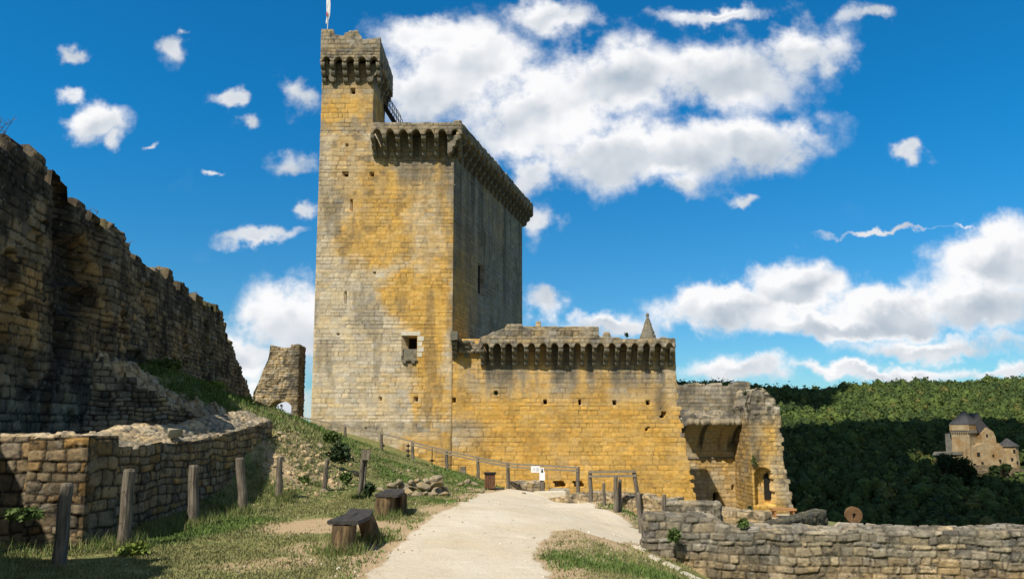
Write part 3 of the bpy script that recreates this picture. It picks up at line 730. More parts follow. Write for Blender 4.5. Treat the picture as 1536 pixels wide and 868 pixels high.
# ------------------------------------------------------------------ curtain wall
YC = 40.06
cx0 = KF[1][0] - .3
xr_top = AX(1013, 530, YC); xr_bot = AX(1046, 752, YC)
zc_top = AZ(508, YC); zb_ = zBase
stC = Stones(21, (.21, .33), (.32, .78), .014)
CL_ = xr_top - cx0
zz_a, zz_b = AZ(570, YC), AZ(752, YC)
def curtP(u, w, z):
    row = np.clip(np.searchsorted(stC.zb, z) - 1, 0, 400)
    jag = (_h(row, row * 0, row * 0, 99) - .5) * .30
    e = np.interp(z, [zBase, zz_b, AZ(660, YC), AZ(585, YC), zz_a + .5, 20], [xr_bot + .1, xr_bot, AX(1025, 660, YC), AX(1016, 585, YC), xr_top, xr_top])
    e = e + jag * ss(zz_a + .5, zz_a - .8, z)
    f = u / CL_
    x = cx0 + (e - cx0) * f
    return x, YC + w + np.zeros_like(x)
def curt_col(si, s, Z, X, Y, prof, r1, r2, r3):
    px, py = proj(X, YC, Z)
    n1 = fbm(s * .45, Z * .45, 0, 45, 5); n3 = fbm(s * 2, Z * 2, 2, 48, 3); st = fbm(s * 1.9, Z * .15, 5, 49, 3); n4 = fbm(s * .9, Z * .9, 6, 47, 4)
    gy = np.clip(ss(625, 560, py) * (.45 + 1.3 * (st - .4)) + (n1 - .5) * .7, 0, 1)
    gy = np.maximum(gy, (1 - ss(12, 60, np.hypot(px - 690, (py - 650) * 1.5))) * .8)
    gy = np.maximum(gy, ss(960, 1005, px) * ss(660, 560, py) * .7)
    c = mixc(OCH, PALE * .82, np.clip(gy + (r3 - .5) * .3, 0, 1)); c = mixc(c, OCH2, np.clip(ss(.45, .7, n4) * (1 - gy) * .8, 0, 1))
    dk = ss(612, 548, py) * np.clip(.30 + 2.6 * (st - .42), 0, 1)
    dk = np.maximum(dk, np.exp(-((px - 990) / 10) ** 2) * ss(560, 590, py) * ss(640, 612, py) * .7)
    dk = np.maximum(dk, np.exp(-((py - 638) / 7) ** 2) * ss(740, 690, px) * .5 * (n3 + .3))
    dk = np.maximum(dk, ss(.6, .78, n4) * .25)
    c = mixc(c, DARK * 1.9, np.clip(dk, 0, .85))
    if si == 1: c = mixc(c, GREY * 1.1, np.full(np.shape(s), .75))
    return finish(c, prof, r1, r2, .55, .24)
def hc(px0, px1, py0, py1, dep=.4, arch=False): return hole_px(px0, px1, py0, py1, dep, arch, YC, cx0)
ch = [hc(678.5, 683, 597, 603), hc(741, 746, 587, 592, .2), hc(815, 820, 599, 606), hc(868, 872.5, 599, 607), hc(919, 924, 600, 607), hc(970, 974.5, 600, 607), hc(822, 837, 722, 730, .6), hc(850, 863, 721, 729, .6),
      hc(962, 967, 640, 646, .3), hc(988, 994, 617, 626, .3)]
cw_ = thing('curtain_wall', 'long ochre curtain wall with corbelled arches along its top, right of the keep', 'castle wall', (4, 41, zBase))
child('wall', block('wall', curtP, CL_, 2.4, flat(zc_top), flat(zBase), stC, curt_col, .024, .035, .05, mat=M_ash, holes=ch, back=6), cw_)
for hq in ch:
    if (hq[3] - hq[2]) > .22 and (hq[1] - hq[0]) < .3:
        mb = MB(); mb.box(cx0 + hq[0] - .04, cx0 + hq[1] + .04, YC + hq[4] - .05, YC + hq[4] + .04, hq[2] - .04, hq[3] + .04); child('putlog_hole', mb.mesh('putlog_hole', M_inside_shade), cw_)  # dark panel in place of shade at the back of the hole
for hq in ch[6:8]:
    mb = MB()
    for i in range(6): xx = cx0 + hq[0] + (hq[1] - hq[0]) * (i + .5) / 6; mb.box(xx - .012, xx + .012, YC + .05, YC + .075, hq[2] - .03, hq[3] + .03)
    for i in range(2): zz = hq[2] + (hq[3] - hq[2]) * (i + .7) / 2.4; mb.box(cx0 + hq[0] - .02, cx0 + hq[1] + .02, YC + .03, YC + .05, zz - .012, zz + .012)
    child('window_grille', mb.mesh('window_grille', M_iron), cw_)
PC = .85; yc = YC - PC
g0, g1 = AX(720, 510, yc), AX(1013, 510, yc); gl = g1 - g0
def cpx(px): return (AX(px, 505, yc) - g0)
ctop = lin([(0, AZ(505, yc)), (cpx(735), AZ(500, yc)), (cpx(757), AZ(491, yc)), (cpx(760), AZ(486, yc)), (cpx(783), AZ(486, yc)), (cpx(785), AZ(491, yc)), (cpx(803), AZ(492, yc)), (cpx(804), AZ(482, yc)), (cpx(811), AZ(482, yc)),
            (cpx(812), AZ(492, yc)), (cpx(897), AZ(490, yc)), (cpx(899), AZ(505, yc)), (cpx(905), AZ(505, yc)), (cpx(906), AZ(497, yc)), (cpx(915), AZ(498, yc)), (cpx(917), AZ(505, yc)), (cpx(930), AZ(505, yc)), (cpx(933), AZ(509, yc)),
            (cpx(985), AZ(508, yc)), (cpx(990), AZ(505, yc)), (gl, AZ(507, yc))])
gallery(cw_, (g0, yc), (g1, yc), ragged(0, .09, 17, .3, ctop), AZ(521, yc), .26, 17, PC, 1.05, 41, pw=.26, cw=.25)
# broken left stretch of the gallery, beside the keep
l0, l1 = AX(679, 510, yc), AX(720, 510, yc)
child('broken_parapet', block('broken_parapet', boxP(l0 + .3, YC - .25, 1, 0), l1 - l0 - .28, .6, ragged(AZ(512, YC), .25, 19, .3), flat(AZ(530, YC)), Stones(42, (.15, .25), (.2, .4), .04), gal_col, .06, .06, .045, mat=M_rub), cw_)
cm = corbel_mesh(.30, 1.1, .95, 4)
for px_, z_, k in ((681, 533, 1.0), (699, 531, .6)):
    o = link('corbel', cm, cw_); o.location = cw_.matrix_world.inverted() @ Vector((AX(px_, 520, yc), YC, AZ(z_ - 22, YC) - 1.1 * 1)); o.scale = (1, k, .9)
child('corbel_head', MB().box(AX(677, 500, yc), AX(686, 500, yc), yc - .25, YC, AZ(510, yc), AZ(497, yc), .05).mesh('corbel_head', M_corb), cw_)
# wall behind the parapet on the gallery side
child('inner_wall', block('inner_wall', boxP(AX(770, 490, YC + 1.6), YC + 1.4, 1, 0), AX(897, 490, YC + 1.6) - AX(770, 490, YC + 1.6), .6, ragged(AZ(489.5, YC + 1.5), .06, 21), flat(zc_top - .2), Stones(43, (.2, .3), (.3, .5), .03), gal_col, .03, .05, .06, mat=M_ash), cw_)
# small stone spire
sp = at(972, 507, YC + .9); H = AZ(474, YC + .9) - sp.z; r_ = AX(984, 500, YC + .9) - sp.x
vs = []; fs = []; nn_ = 12
for i in range(nn_ + 1):
    t = i / nn_; r2_ = r_ * (1 - t) + .05
    for k in range(8):
        a = k * math.pi / 4 + .39; rr_ = r2_ * (1 + random.uniform(-.06, .06)); vs.append((sp.x + rr_ * math.cos(a), sp.y + rr_ * math.sin(a), sp.z - .1 + (H + .1) * t))
for i in range(nn_):
    for k in range(8): fs.append((i * 8 + k, i * 8 + (k + 1) % 8, (i + 1) * 8 + (k + 1) % 8, (i + 1) * 8 + k))
fs.append(tuple(nn_ * 8 + k for k in range(8)))
spire = child('spire', raw_mesh('spire', vs, flist=fs, mat=M_corb), cw_)
mb = MB(); mb.tube([(sp.x, sp.y, sp.z + H - .05), (sp.x, sp.y, sp.z + H + .04), (sp.x, sp.y, sp.z + H + .12), (sp.x, sp.y, sp.z + H + .2)], [.06, .1, .1, .03], 8); child('finial', mb.mesh('finial', M_corb), spire)

# ------------------------------------------------------------------ ruined hall at the right
hall = thing('ruined_hall', 'roofless hall ruin with broken barrel vault and pointed window, beside the woodland', 'castle ruin', (14, 47, -5))
YB = 48.0
hx0, hx1 = AX(1000, 650, YB), AX(1128, 650, YB)
def hall_col(si, s, Z, X, Y, prof, r1, r2, r3):
    px, py = proj(X, Y, Z)
    n1 = fbm(s * .5, Z * .5, 0, 55, 4); n3 = fbm(s * 2, Z * 2, 2, 58, 3); st = fbm(s * 1.3, Z * .2, 5, 59, 3)
    lowm = ss(655, 690, py)
    c = mixc(GREY * 1.2, OCH * .85, np.clip(lowm * (.65 + (n1 - .5) * 1.2), 0, 1))
    c = mixc(c, PALE * .8, np.clip(lowm * ss(.5, .65, fbm(s * .4, Z * .4, 8, 52, 3)) * .8, 0, 1))
    c = mixc(c, DARK * 1.6, np.clip((1 - lowm) * (.2 + 1.8 * (st - .4)) + (n3 - .55) * .5, 0, .8))
    return finish(c, prof, r1, r2, .42, .35)
zd0, zd1 = AZ(765, YB), AZ(738, YB)
hu = lambda px: AX(px, 745, YB) - hx0
child('back_wall', block('back_wall', boxP(hx0, YB, 1, 0), hx1 - hx0, 1.2, ragged(AZ(576, YB), .35, 61, .4, lin([(0, AZ(573, YB)), (20, AZ(582, YB))])), flat(-6), Stones(51, (.24, .34), (.35, .7), .02), hall_col, .04, .05, .06, mat=M_ash,
      holes=[(hu(1069), hu(1078), zd0, zd1, .6, True, 0), (hu(1098), hu(1101), AZ(735, YB), AZ(728, YB), .4, False, 0)]), hall)
child('doorway', MB().box(hx0 + hu(1069) - .05, hx0 + hu(1078) + .05, YB + .55, YB + .65, zd0 - .05, zd1 + .05).mesh('doorway', M_inside_shade), hall)
child('doorway', MB().box(hx0 + hu(1098) - .03, hx0 + hu(1101) + .03, YB + .35, YB + .45, AZ(735, YB) - .03, AZ(728, YB) + .03).mesh('doorway', M_inside_shade), hall)
# barrel vault remnant
vz0 = AZ(684, YB); vr = 2.15
NU, NT = 90, 26
U, T_ = np.meshgrid(np.linspace(0, 1, NU), np.linspace(0, 1, NT), indexing='ij')
vx0, vx1 = AX(1024, 660, YB), AX(1119, 660, YB)
def vault(rad, jag):
    amax = R(78) + (fbm(U * 14, 0 * U, jag, 63, 3) - .5) * .25
    a = T_ * amax
    X = vx0 + (vx1 - vx0) * U; Yv = YB - .02 - (vr - rad * np.cos(a)) ; Zv = vz0 + rad * np.sin(a) * 1.02
    return X, Yv, Zv, a
Xi, Yi, Zi, ai = vault(vr, 0); Yi = YB - .02 - vr * (1 - np.cos(ai))
Zo = Zi + .38 * np.sin(ai) ; Yo = Yi + .38 * np.cos(ai)
s_ = vx0 + (vx1 - vx0) * U
e, r1, r2, r3, lu, lz = Stones(64, (.28, .36), (.4, .7), .01).look(s_.ravel(), (ai * vr).ravel()); shp = U.shape
prf = np.sqrt(np.clip(e.reshape(shp) / .05, 0, 1)); stn = fbm(s_ * 1.6, T_ * .4, 0, 65, 3)
vc = mixc(PALE * .75, TAN, r1.reshape(shp)); vc = mixc(vc, DARK, np.clip(ss(.48, .62, stn) * .9, 0, 1) * np.clip(ss(0, .3, T_), 0, 1)); vc = vc * (.55 + .45 * prf[..., None])
Iv = np.arange(U.size).reshape(shp); q1 = np.stack([Iv[:-1, :-1], Iv[:-1, 1:], Iv[1:, 1:], Iv[1:, :-1]], -1).reshape(-1, 4)
N0 = U.size; q2 = q1[:, ::-1] + N0
edge = [np.stack([Iv[:-1, -1], Iv[:-1, -1] + N0, Iv[1:, -1] + N0, Iv[1:, -1]], -1), np.stack([Iv[0, :-1], Iv[0, :-1] + N0, Iv[0, 1:] + N0, Iv[0, 1:]], -1), np.stack([Iv[-1, 1:], Iv[-1, 1:] + N0, Iv[-1, :-1] + N0, Iv[-1, :-1]], -1)]
vo = np.stack([s_, Yo, Zo + .1 * (fbm(s_ * 2, T_ * 4, 0, 66, 3))], -1).reshape(-1, 3)
child('vault', raw_mesh('vault', np.concatenate([np.stack([s_, Yi, Zi], -1).reshape(-1, 3), vo]), np.concatenate([q1, q2] + edge), None, M_ash, np.concatenate([vc.reshape(-1, 3), np.tile(GREY * .9, (N0, 1))])), hall)
child('cornice', MB().box(vx0 - .3, vx1, YB - .09, YB + .02, vz0 - .16, vz0 - .02, .01).mesh('cornice', M_corb), hall)
def rub_fill(si, s, Z, X, Y, prof, r1, r2, r3):
    c = mixc(GREY * 1.1, DARK * 1.8, ss(.4, .65, fbm(s * 2, Z * 2, Y, 67, 3))); return finish(c, prof, r1, r2, .4, .5)
child('rubble_core', block('rubble_core', boxP(vx0 - .2, YB - 1.3, 1, 0), vx1 - vx0 + .1, 1.4, lambda u, w: AZ(640, YB - 1) + .2 + .9 * w / 1.4 * 1.2 + .25 * (fbm(u * 2.5, w * 2.5, 0, 68, 3) - .5), flat(vz0 + vr - .1), Stones(69, (.12, .25), (.2, .4), .05), rub_fill, .08, .07, .06, mat=M_rub), hall)
# end wall with the pointed window, its left flank turned to the courtyard
YE = 44.6
ex0, ex1, exb = AX(1126, 650, YE), AX(1168, 610, YE), AX(1191, 765, YE)
EL = ex1 - ex0
stE = Stones(71, (.22, .34), (.3, .6), .03)
def endP(u, w, z):
    row = np.clip(np.searchsorted(stE.zb, z) - 1, 0, 400); jag = (_h(row, row * 0, row * 0, 101) - .5) * .22
    e = np.interp(z, [-6, AZ(765, YE), AZ(690, YE), AZ(612, YE), 20], [exb + .2, exb, AX(1177, 690, YE), ex1, ex1 - .3]) + jag
    l = np.interp(z, [-6, 20], [ex0, ex0]); x = l + (e - l) * (u / EL)
    return x, YE + w + 0 * x
def end_col(si, s, Z, X, Y, prof, r1, r2, r3):
    px, py = proj(X, YE, Z); n1 = fbm(s * .8, Z * .8, 0, 75, 4); n3 = fbm(s * 2.5, Z * 2.5, 2, 78, 3)
    topg = ss(645, 618, py + (n1 - .5) * 25); rt = ss(1152, 1172, px - (py - 640) * .12 + (n1 - .5) * 20)
    c = mixc(OCH, PALE, np.clip((n1 - .4) * 1.5, 0, .7)); c = mixc(c, GREY * 1.3, np.clip(np.maximum(topg, rt * .8), 0, 1))
    c = mixc(c, DARK * 1.5, np.clip(ss(.5, .68, n3) * (.25 + .6 * topg + .4 * rt) + (.7 * ss(1.2, .2, s + (n1 - .5)) * ss(715, 690, py) if si == 0 else (.35 if si == 3 else 0)), 0, .85))
    j = .45
    return finish(c, prof, r1, r2, j, .35)
def endtop(u, w):
    f = u / EL
    return AZ(585, YE) + lin([(0, -.9), (.12, -.1), (.3, .1), (.6, .05), (.8, -.35), (1, -1.2)])(f) + .25 * (_h(np.floor(u / .3), np.floor(w / .4), u * 0, 79) - .5)
def end_extra(si, s, Z):
    rough_ = ss(AZ(640, YE), AZ(615, YE), Z); return rough_ * .35 * (fbm(s * 2.4, Z * 2.4, 0, 80, 3) - .55)
eu = lambda px, py: (AX(px, py, YE) - ex0) * EL / (np.interp(AZ(py, YE), [AZ(765, YE), AZ(690, YE)], [exb, AX(1177, 690, YE)]) - ex0)
ew = child('end_wall', block('end_wall', endP, EL, 3.5, endtop, flat(-6), stE, end_col, .035, .05, .05, mat=M_ash, extra=end_extra,
      holes=[(eu(1133, 725), eu(1159, 725), AZ(757, YE), AZ(701, YE), .55, True, 0)]), hall)
wx_0, wx_1 = AX(1146, 725, YE + .5), AX(1158, 725, YE + .5)
pts = [(wx_0, AZ(749, YE + .5)), (wx_1, AZ(749, YE + .5)), (wx_1, AZ(716, YE + .5)), ((wx_0 + wx_1) / 2 + .1, AZ(705, YE + .5)), (wx_0, AZ(713, YE + .5))]
mb = MB(); mb.add([(x, YE + .48, z) for x, z in pts] + [(x, YE + .56, z) for x, z in pts], [(0, 1, 2, 3, 4), (9, 8, 7, 6, 5)] + [(i, i + 5, (i + 1) % 5 + 5, (i + 1) % 5) for i in range(5)])
child('pointed_window', mb.mesh('pointed_window', M_inside_shade), hall)  # dark panel painted where the opening would only be in shade

# ------------------------------------------------------------------ left: great ruined wall
BWx = lambda Y: -8.9 - .182 * (Y - 11.9)
B0, B1 = (BWx(1.0), 1.0), (BWx(33.9), 33.9)
bL, bdx, bdy = dirpar(*B0, *B1)
def on_line(px, py, A, dx, dy, Lm):
    """position along a wall line seen at px, and the height there"""
    us = np.linspace(0, Lm, 1500); best = None
    Y = A[1] + dy * us; X = A[0] + dx * us
    up = -(py - PCY) / FPX; xr = (px - PCX) / FPX; k = Y / (cT - sT * up)
    i = int(np.argmin(np.abs(xr * k - X)))
    return us[i], EYE + (sT + cT * up) * k[i], Y[i]
tp = [on_line(px, py, B0, bdx, bdy, bL)[:2] for px, py in [(0, 212), (30, 225), (55, 240), (70, 262), (92, 280), (105, 300), (128, 316), (150, 326), (178, 350), (183, 368), (190, 378), (215, 395), (238, 408), (255, 412), (262, 428), (280, 434), (300, 448), (318, 458), (330, 466), (336, 482), (341, 505), (350, 525), (358, 548), (368, 570), (380, 594)]]
_a = tp[0][0]; tp = [(0, 7.6), (3.2, 6.6), (3.8, 3.6), (_a - 1.5, 3.9), (_a - 1.2, 6.0), (_a - .5, 6.5)] + tp  # unseen near end added: tall part casts shade, low gap lets sun in
stB = Stones(81, (.12, .24), (.18, .48), .04)
toplin = lin(tp)
def bigtop(u, w):
    k = np.floor(u / .42 + .3 * np.sin(u)); k2 = np.floor(w / .5)
    return toplin(np.round(u / .55) * .55) + .38 * (_h(k, k2, u * 0, 83) - .5) - .25 * _h(k, k2 + 5, u * 0, 84) * (w > .7)
def bu(px, py): return on_line(px, py, B0, bdx, bdy, bL)
ho = []
for (px, py, w_, h_) in [(34, 472, 9, 9), (188, 484, 8, 9), (220, 493, 9, 9), (62, 335, 7, 6), (262, 478, 6, 6), (15, 380, 7, 7), (300, 520, 5, 6), (240, 540, 6, 6)]:
    u0 = bu(px - w_ / 2, py)[0]; u1 = bu(px + w_ / 2, py)[0]; Yq = bu(px, py)[2]
    ho.append((u0, u1, AZ(py + h_ / 2, Yq), AZ(py - h_ / 2, Yq), .35, False))
def big_extra(si, s, Z):
    if si != 0: return np.zeros_like(s)
    x = B0[0] + bdx * s; y = B0[1] + bdy * s; px, py = proj(x, y, Z)
    n = (fbm(s * .8, Z * .8, 0, 86, 3) - .5) * 30
    o = -.50 * blobs(px + n, py + n, [(118, 400, 26, 40, 1), (125, 455, 22, 26, .8)])
    o = o - .45 * np.exp(-((px - 92 + n * .2) / 11) ** 2) * ss(560, 520, py)
    o = o + .16 * ss(150, 156, px) * ss(188, 183, px)
    return o + .12 * (fbm(s * .35, Z * .35, 0, 87, 2) - .5) - .12 * ss(.58, .66, fbm(s * 1.2, Z * 1.2, 3, 88, 3))
def big_col(si, s, Z, X, Y, prof, r1, r2, r3):
    px, py = proj(X, np.maximum(Y, 1), Z)
    n1 = fbm(s * .5, Z * .5, 0, 85, 5); n3 = fbm(s * 1.8, Z * 1.8, 2, 89, 4); n4 = fbm(s * .9, Z * .5, 7, 90, 3)
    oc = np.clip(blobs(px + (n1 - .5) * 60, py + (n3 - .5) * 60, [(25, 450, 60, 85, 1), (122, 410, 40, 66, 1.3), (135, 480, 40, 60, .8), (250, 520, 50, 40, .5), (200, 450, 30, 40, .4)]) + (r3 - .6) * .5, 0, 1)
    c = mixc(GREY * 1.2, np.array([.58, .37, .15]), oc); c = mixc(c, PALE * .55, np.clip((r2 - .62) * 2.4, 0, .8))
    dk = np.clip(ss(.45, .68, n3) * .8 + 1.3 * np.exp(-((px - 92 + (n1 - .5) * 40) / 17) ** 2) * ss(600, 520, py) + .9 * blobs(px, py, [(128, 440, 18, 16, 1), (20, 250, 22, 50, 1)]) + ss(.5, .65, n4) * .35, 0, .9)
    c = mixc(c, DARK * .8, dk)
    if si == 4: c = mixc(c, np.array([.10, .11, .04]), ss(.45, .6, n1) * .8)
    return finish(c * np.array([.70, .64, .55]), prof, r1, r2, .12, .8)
gw = thing('great_wall_ruin', 'high dark ruined wall stepping down along the left side, with an eroded hollow', 'ruined wall', (BWx(18), 18, 0))
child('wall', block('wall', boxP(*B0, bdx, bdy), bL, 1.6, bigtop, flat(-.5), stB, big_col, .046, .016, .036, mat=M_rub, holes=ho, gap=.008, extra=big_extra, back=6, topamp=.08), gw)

# stepped wall leaning down from it
stM = Stones(91, (.09, .19), (.14, .42), .045)
mt = [on_line(px, py, MWA, mdx, mdy, mL)[:2] for px, py in [(127, 502), (150, 514), (165, 528), (200, 546), (225, 560), (243, 572), (262, 588), (285, 596), (310, 606), (335, 612), (352, 626), (380, 632), (404, 640)]]
mtl = lin([(0, mt[0][1] + .1)] + mt)
def midtop(u, w):
    k = np.floor(u / .28); return mtl(np.round(u / .25) * .25) - .38 * (1 - ss(0, .55, w)) + .14 * (_h(k, np.floor(w / .3), u * 0, 93) - .5) + .12 * w
def mid_col(si, s, Z, X, Y, prof, r1, r2, r3):
    n1 = fbm(s * .7, Z * .7, 0, 95, 4); n3 = fbm(s * 2.2, Z * 2.2, 2, 96, 4)
    c = mixc(GREY * 1.2, TAN * .95, np.clip((n1 - .4) * 2.2 + (r3 - .5) * .6, 0, 1)); c = mixc(c, DARK * 1.2, ss(.46, .68, n3) * .7)
    if si == 4: c = mixc(np.array([.44, .31, .16]), PALE * .9, np.clip(n3 * 1.2, 0, 1)); c = mixc(c, GREY, ss(.5, .65, n1) * .6)  # sandy top, also brightened in its colour to read as sunlit
    return finish(c * np.array([1.05, 1.0, .9]), prof, r1, r2, .12 if si != 4 else .3, .7)
sw_ = thing('stepped_wall', 'rubble wall whose ragged top falls in steps from the great wall to the low wall', 'ruined wall', (MWA[0], MWA[1], 1.2))
child('wall', block('wall', boxP(*MWA, mdx, mdy), mL, .85, midtop, flat(.3), stM, mid_col, .045, .015, .024, gap=.006, mat=M_rub, back=5, topamp=.10, wave=.12), sw_)

# low wall in front with its broad lit top
LW0, LW1 = (-5.72, 9.3), (-6.62, 18.95)
lL, ldx, ldy = dirpar(*LW0, *LW1)
def lw(px, py): return on_line(px, py, LW0, ldx, ldy, lL)[:2]
lt = [lw(170, 670), lw(200, 671), lw(240, 664), lw(290, 660), lw(313, 656), lw(340, 650), lw(371, 640), lw(404, 632)]
ltl = lin([(0, 1.47), (lt[0][0] - .08, 1.47)] + lt)
stL = Stones(95, (.08, .19), (.11, .38), .045)
def lowtop(u, w):
    k = np.floor(u / .22); return ltl(u) + .06 * (_h(k, np.floor(w / .22), u * 0, 97) - .5) + (.10 + .17 * ss(1, 2.5, u)) * ss(0, .7, w) * ss(.5, 1.2, u)
def low_col(si, s, Z, X, Y, prof, r1, r2, r3):
    n1 = fbm(s * .8, Z * .8, 0, 98, 4); n3 = fbm(s * 3, Z * 3, 2, 99, 4)
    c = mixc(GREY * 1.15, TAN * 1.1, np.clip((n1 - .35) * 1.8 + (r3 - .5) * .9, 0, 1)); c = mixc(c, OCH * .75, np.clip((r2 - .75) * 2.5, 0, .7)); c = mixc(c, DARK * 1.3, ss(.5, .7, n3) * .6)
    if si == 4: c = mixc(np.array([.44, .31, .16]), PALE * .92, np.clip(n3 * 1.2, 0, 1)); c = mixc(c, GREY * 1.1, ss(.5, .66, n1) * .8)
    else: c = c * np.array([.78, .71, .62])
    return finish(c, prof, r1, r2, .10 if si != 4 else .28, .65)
lwt = thing('low_wall', 'low rubble retaining wall behind the wooden posts, its broad top bare and sandy in the sun', 'stone wall', (-5.9, 12, 0))
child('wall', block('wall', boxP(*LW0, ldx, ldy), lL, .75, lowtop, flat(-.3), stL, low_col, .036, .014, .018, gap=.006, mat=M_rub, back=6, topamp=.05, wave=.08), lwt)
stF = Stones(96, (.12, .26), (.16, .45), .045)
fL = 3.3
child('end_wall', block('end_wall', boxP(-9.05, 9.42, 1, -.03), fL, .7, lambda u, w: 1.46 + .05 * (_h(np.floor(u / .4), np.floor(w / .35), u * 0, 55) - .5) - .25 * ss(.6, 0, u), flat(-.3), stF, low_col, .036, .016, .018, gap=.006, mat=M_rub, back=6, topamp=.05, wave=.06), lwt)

# narrow ruin beyond the mound
YR = 45.0
rx0, rx1 = AX(380, 590, YR), AX(447, 590, YR); rL = rx1 - rx0
ru = lambda px: (AX(px, 600, YR) - rx0)
rt_ = lin([(0, AZ(588, YR)), (ru(388), AZ(570, YR)), (ru(395), AZ(548, YR)), (ru(401), AZ(535, YR)), (ru(402), AZ(518, YR)), (ru(420), AZ(521, YR)), (ru(433), AZ(521, YR)), (ru(434), AZ(516, YR)), (rL, AZ(517, YR))])
def rbot(u, w):
    a, b_ = ru(404), ru(438); m_ = (a + b_) / 2; hw = (b_ - a) / 2
    return np.where((u > a) & (u < b_), AZ(612, YR) + (AZ(601, YR) - AZ(612, YR)) * np.sqrt(np.clip(1 - ((u - m_) / hw) ** 2, 0, 1)), -.5)
def ruin_col(si, s, Z, X, Y, prof, r1, r2, r3):
    px, py = proj(X, YR, Z); n3 = fbm(s * 2.5, Z * 2.5, 2, 111, 4)
    f = ss(428, 436, px + (n3 - .5) * 12)
    c = mixc(PALE * .75, TAN * .9, r3); c = mixc(c, DARK * 1.4, np.clip(ss(.5, .62, n3) * .6 + f * .55, 0, .85)); return finish(c, prof, r1, r2, .3, .5)
def ruin_extra(si, s, Z): return (.30 * (fbm(s * 1.5, Z * 1.5, 0, 112, 4) - .6) * ss(ru(436), ru(425), s) if si == 0 else 0 * s)
rn = thing('arched_wall_fragment', 'lone narrow wall fragment with a small arch at its foot, left of the keep', 'ruin', (rx0 + 1.5, YR, .5))
child('wall', block('wall', boxP(rx0, YR, 1, 0), rL, 1.3, lambda u, w: rt_(u) + .12 * (_h(np.floor(u / .3), np.floor(w / .4), u * 0, 113) - .5), rbot, Stones(110, (.13, .22), (.2, .4), .05), ruin_col, .06, .05, .045, mat=M_rub, extra=ruin_extra, back=2), rn)

# ------------------------------------------------------------------ right: rubble walls
def grey_col(seed, warm=-.6, lo=.35, dark_mix=.0):
    def f(si, s, Z, X, Y, prof, r1, r2, r3):
        n1 = fbm(s * .9, Z * .9, 0, seed, 4); n3 = fbm(s * 3, Z * 3, 2, seed + 1, 4); n4 = fbm(s * 9, Z * 9, 2, seed + 2, 3)
        w = np.clip(ss(warm + .15, warm - .35, Z + (n1 - .5) * .5) + np.clip((r3 - .85) * 3, 0, .6), 0, 1)
        c = mixc(np.array([.15, .135, .105]), np.array([.31, .275, .205]), np.clip(r3 * 1.1, 0, 1)); c = mixc(c, TAN * .95, w * .8)
        c = mixc(c, PALE * .85, ss(.56, .66, n4) * .45); c = mixc(c, DARK * 1.5, ss(.5, .7, n3) * .6)
        if dark_mix: c = mixc(c, np.array([.05, .05, .03]), np.full(np.shape(s), dark_mix))  # blends one even dark olive over the whole wall
        return finish(c, prof, r1, r2, .16, .6)
    return f
def rubble_wall(name, label, A, B, T, top, zbot, seed, h=(.11, .2), w=(.15, .42), res=.03, amp=.045, col=None, cat='stone wall', topamp=.04, group=None):
    L, dx, dy = dirpar(*A, *B)
    t = top if callable(top) else (lambda u, w_: top + .05 * (_h(np.floor(u / .3), np.floor(w_ / .3), u * 0, seed) - .5))
    o = link(name, block(name, boxP(A[0], A[1], dx, dy), L, T, t, flat(zbot), Stones(seed, h, w, .05), col or grey_col(seed), amp, .016, res, mat=M_rub, back=5, topamp=topamp, wave=.08))
    return tag(o, label, cat, group)
tz = lin([(0, .20), (1.08, .18), (1.16, .12), (1.45, .02), (3.0, .0), (3.05, .05), (3.6, .03), (4.5, .05), (6.5, .11), (8.5, .12)])
rubble_wall('terrace_wall', 'long grey dry-stone terrace wall across the right foreground, ochre towards its foot', (2.10, 11.05), (9.6, 10.0), .55,
            lambda u, w: tz(u) + .035 * (_h(np.floor(u / .33), np.floor(w / .3), u * 0, 121) - .5), -3.0, 122, (.075, .16), (.11, .34), .016, .042, grey_col(123, -.35), topamp=.05)
def A2(px, py, Y): p = at(px, py, Y); return (p.x, p.y)
rubble_wall('rubble_wall', 'grey rubble wall at the foot of the curtain wall, behind the wooden posts', A2(822, 742, 25), A2(1014, 742, 22), .6, lambda u, w: AZ(741, 23.5) + .1 * (_h(np.floor(u / .4), 0 * u, 0 * u, 5) - .5) - .25 * ss(2, 0, u), -3.2, 131, res=.035)
rubble_wall('rubble_wall', 'short grey rubble wall just behind the left end of the terrace wall', A2(996, 752, 17), A2(1080, 753, 16.6), .5, AZ(753, 16.8), -3.5, 132, res=.03)
rubble_wall('rubble_wall', 'low crumbling rubble wall in front of the ruined hall doorway', A2(1070, 765, 20), A2(1146, 767, 19), .5, AZ(766, 19.5), -4, 133, res=.035)
rubble_wall('rubble_wall', 'little rubble kerb of stones where the gravel path ends at the curtain wall', A2(764, 724, 27.9), A2(816, 722, 27.9), .4, AZ(722, 27.9), -2.5, 134, res=.04)
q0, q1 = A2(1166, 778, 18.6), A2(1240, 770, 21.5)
rubble_wall('parapet_wall', 'dark parapet wall of the lookout in front of the ruined hall', q0, q1, .4, AZ(774, 20), -3.5, 135, res=.035, col=grey_col(135, -9, dark_mix=.75))
M_sandf = mat_noise('trodden_sand', (.30, .23, .14), (.46, .37, .24), 5, 1.0)
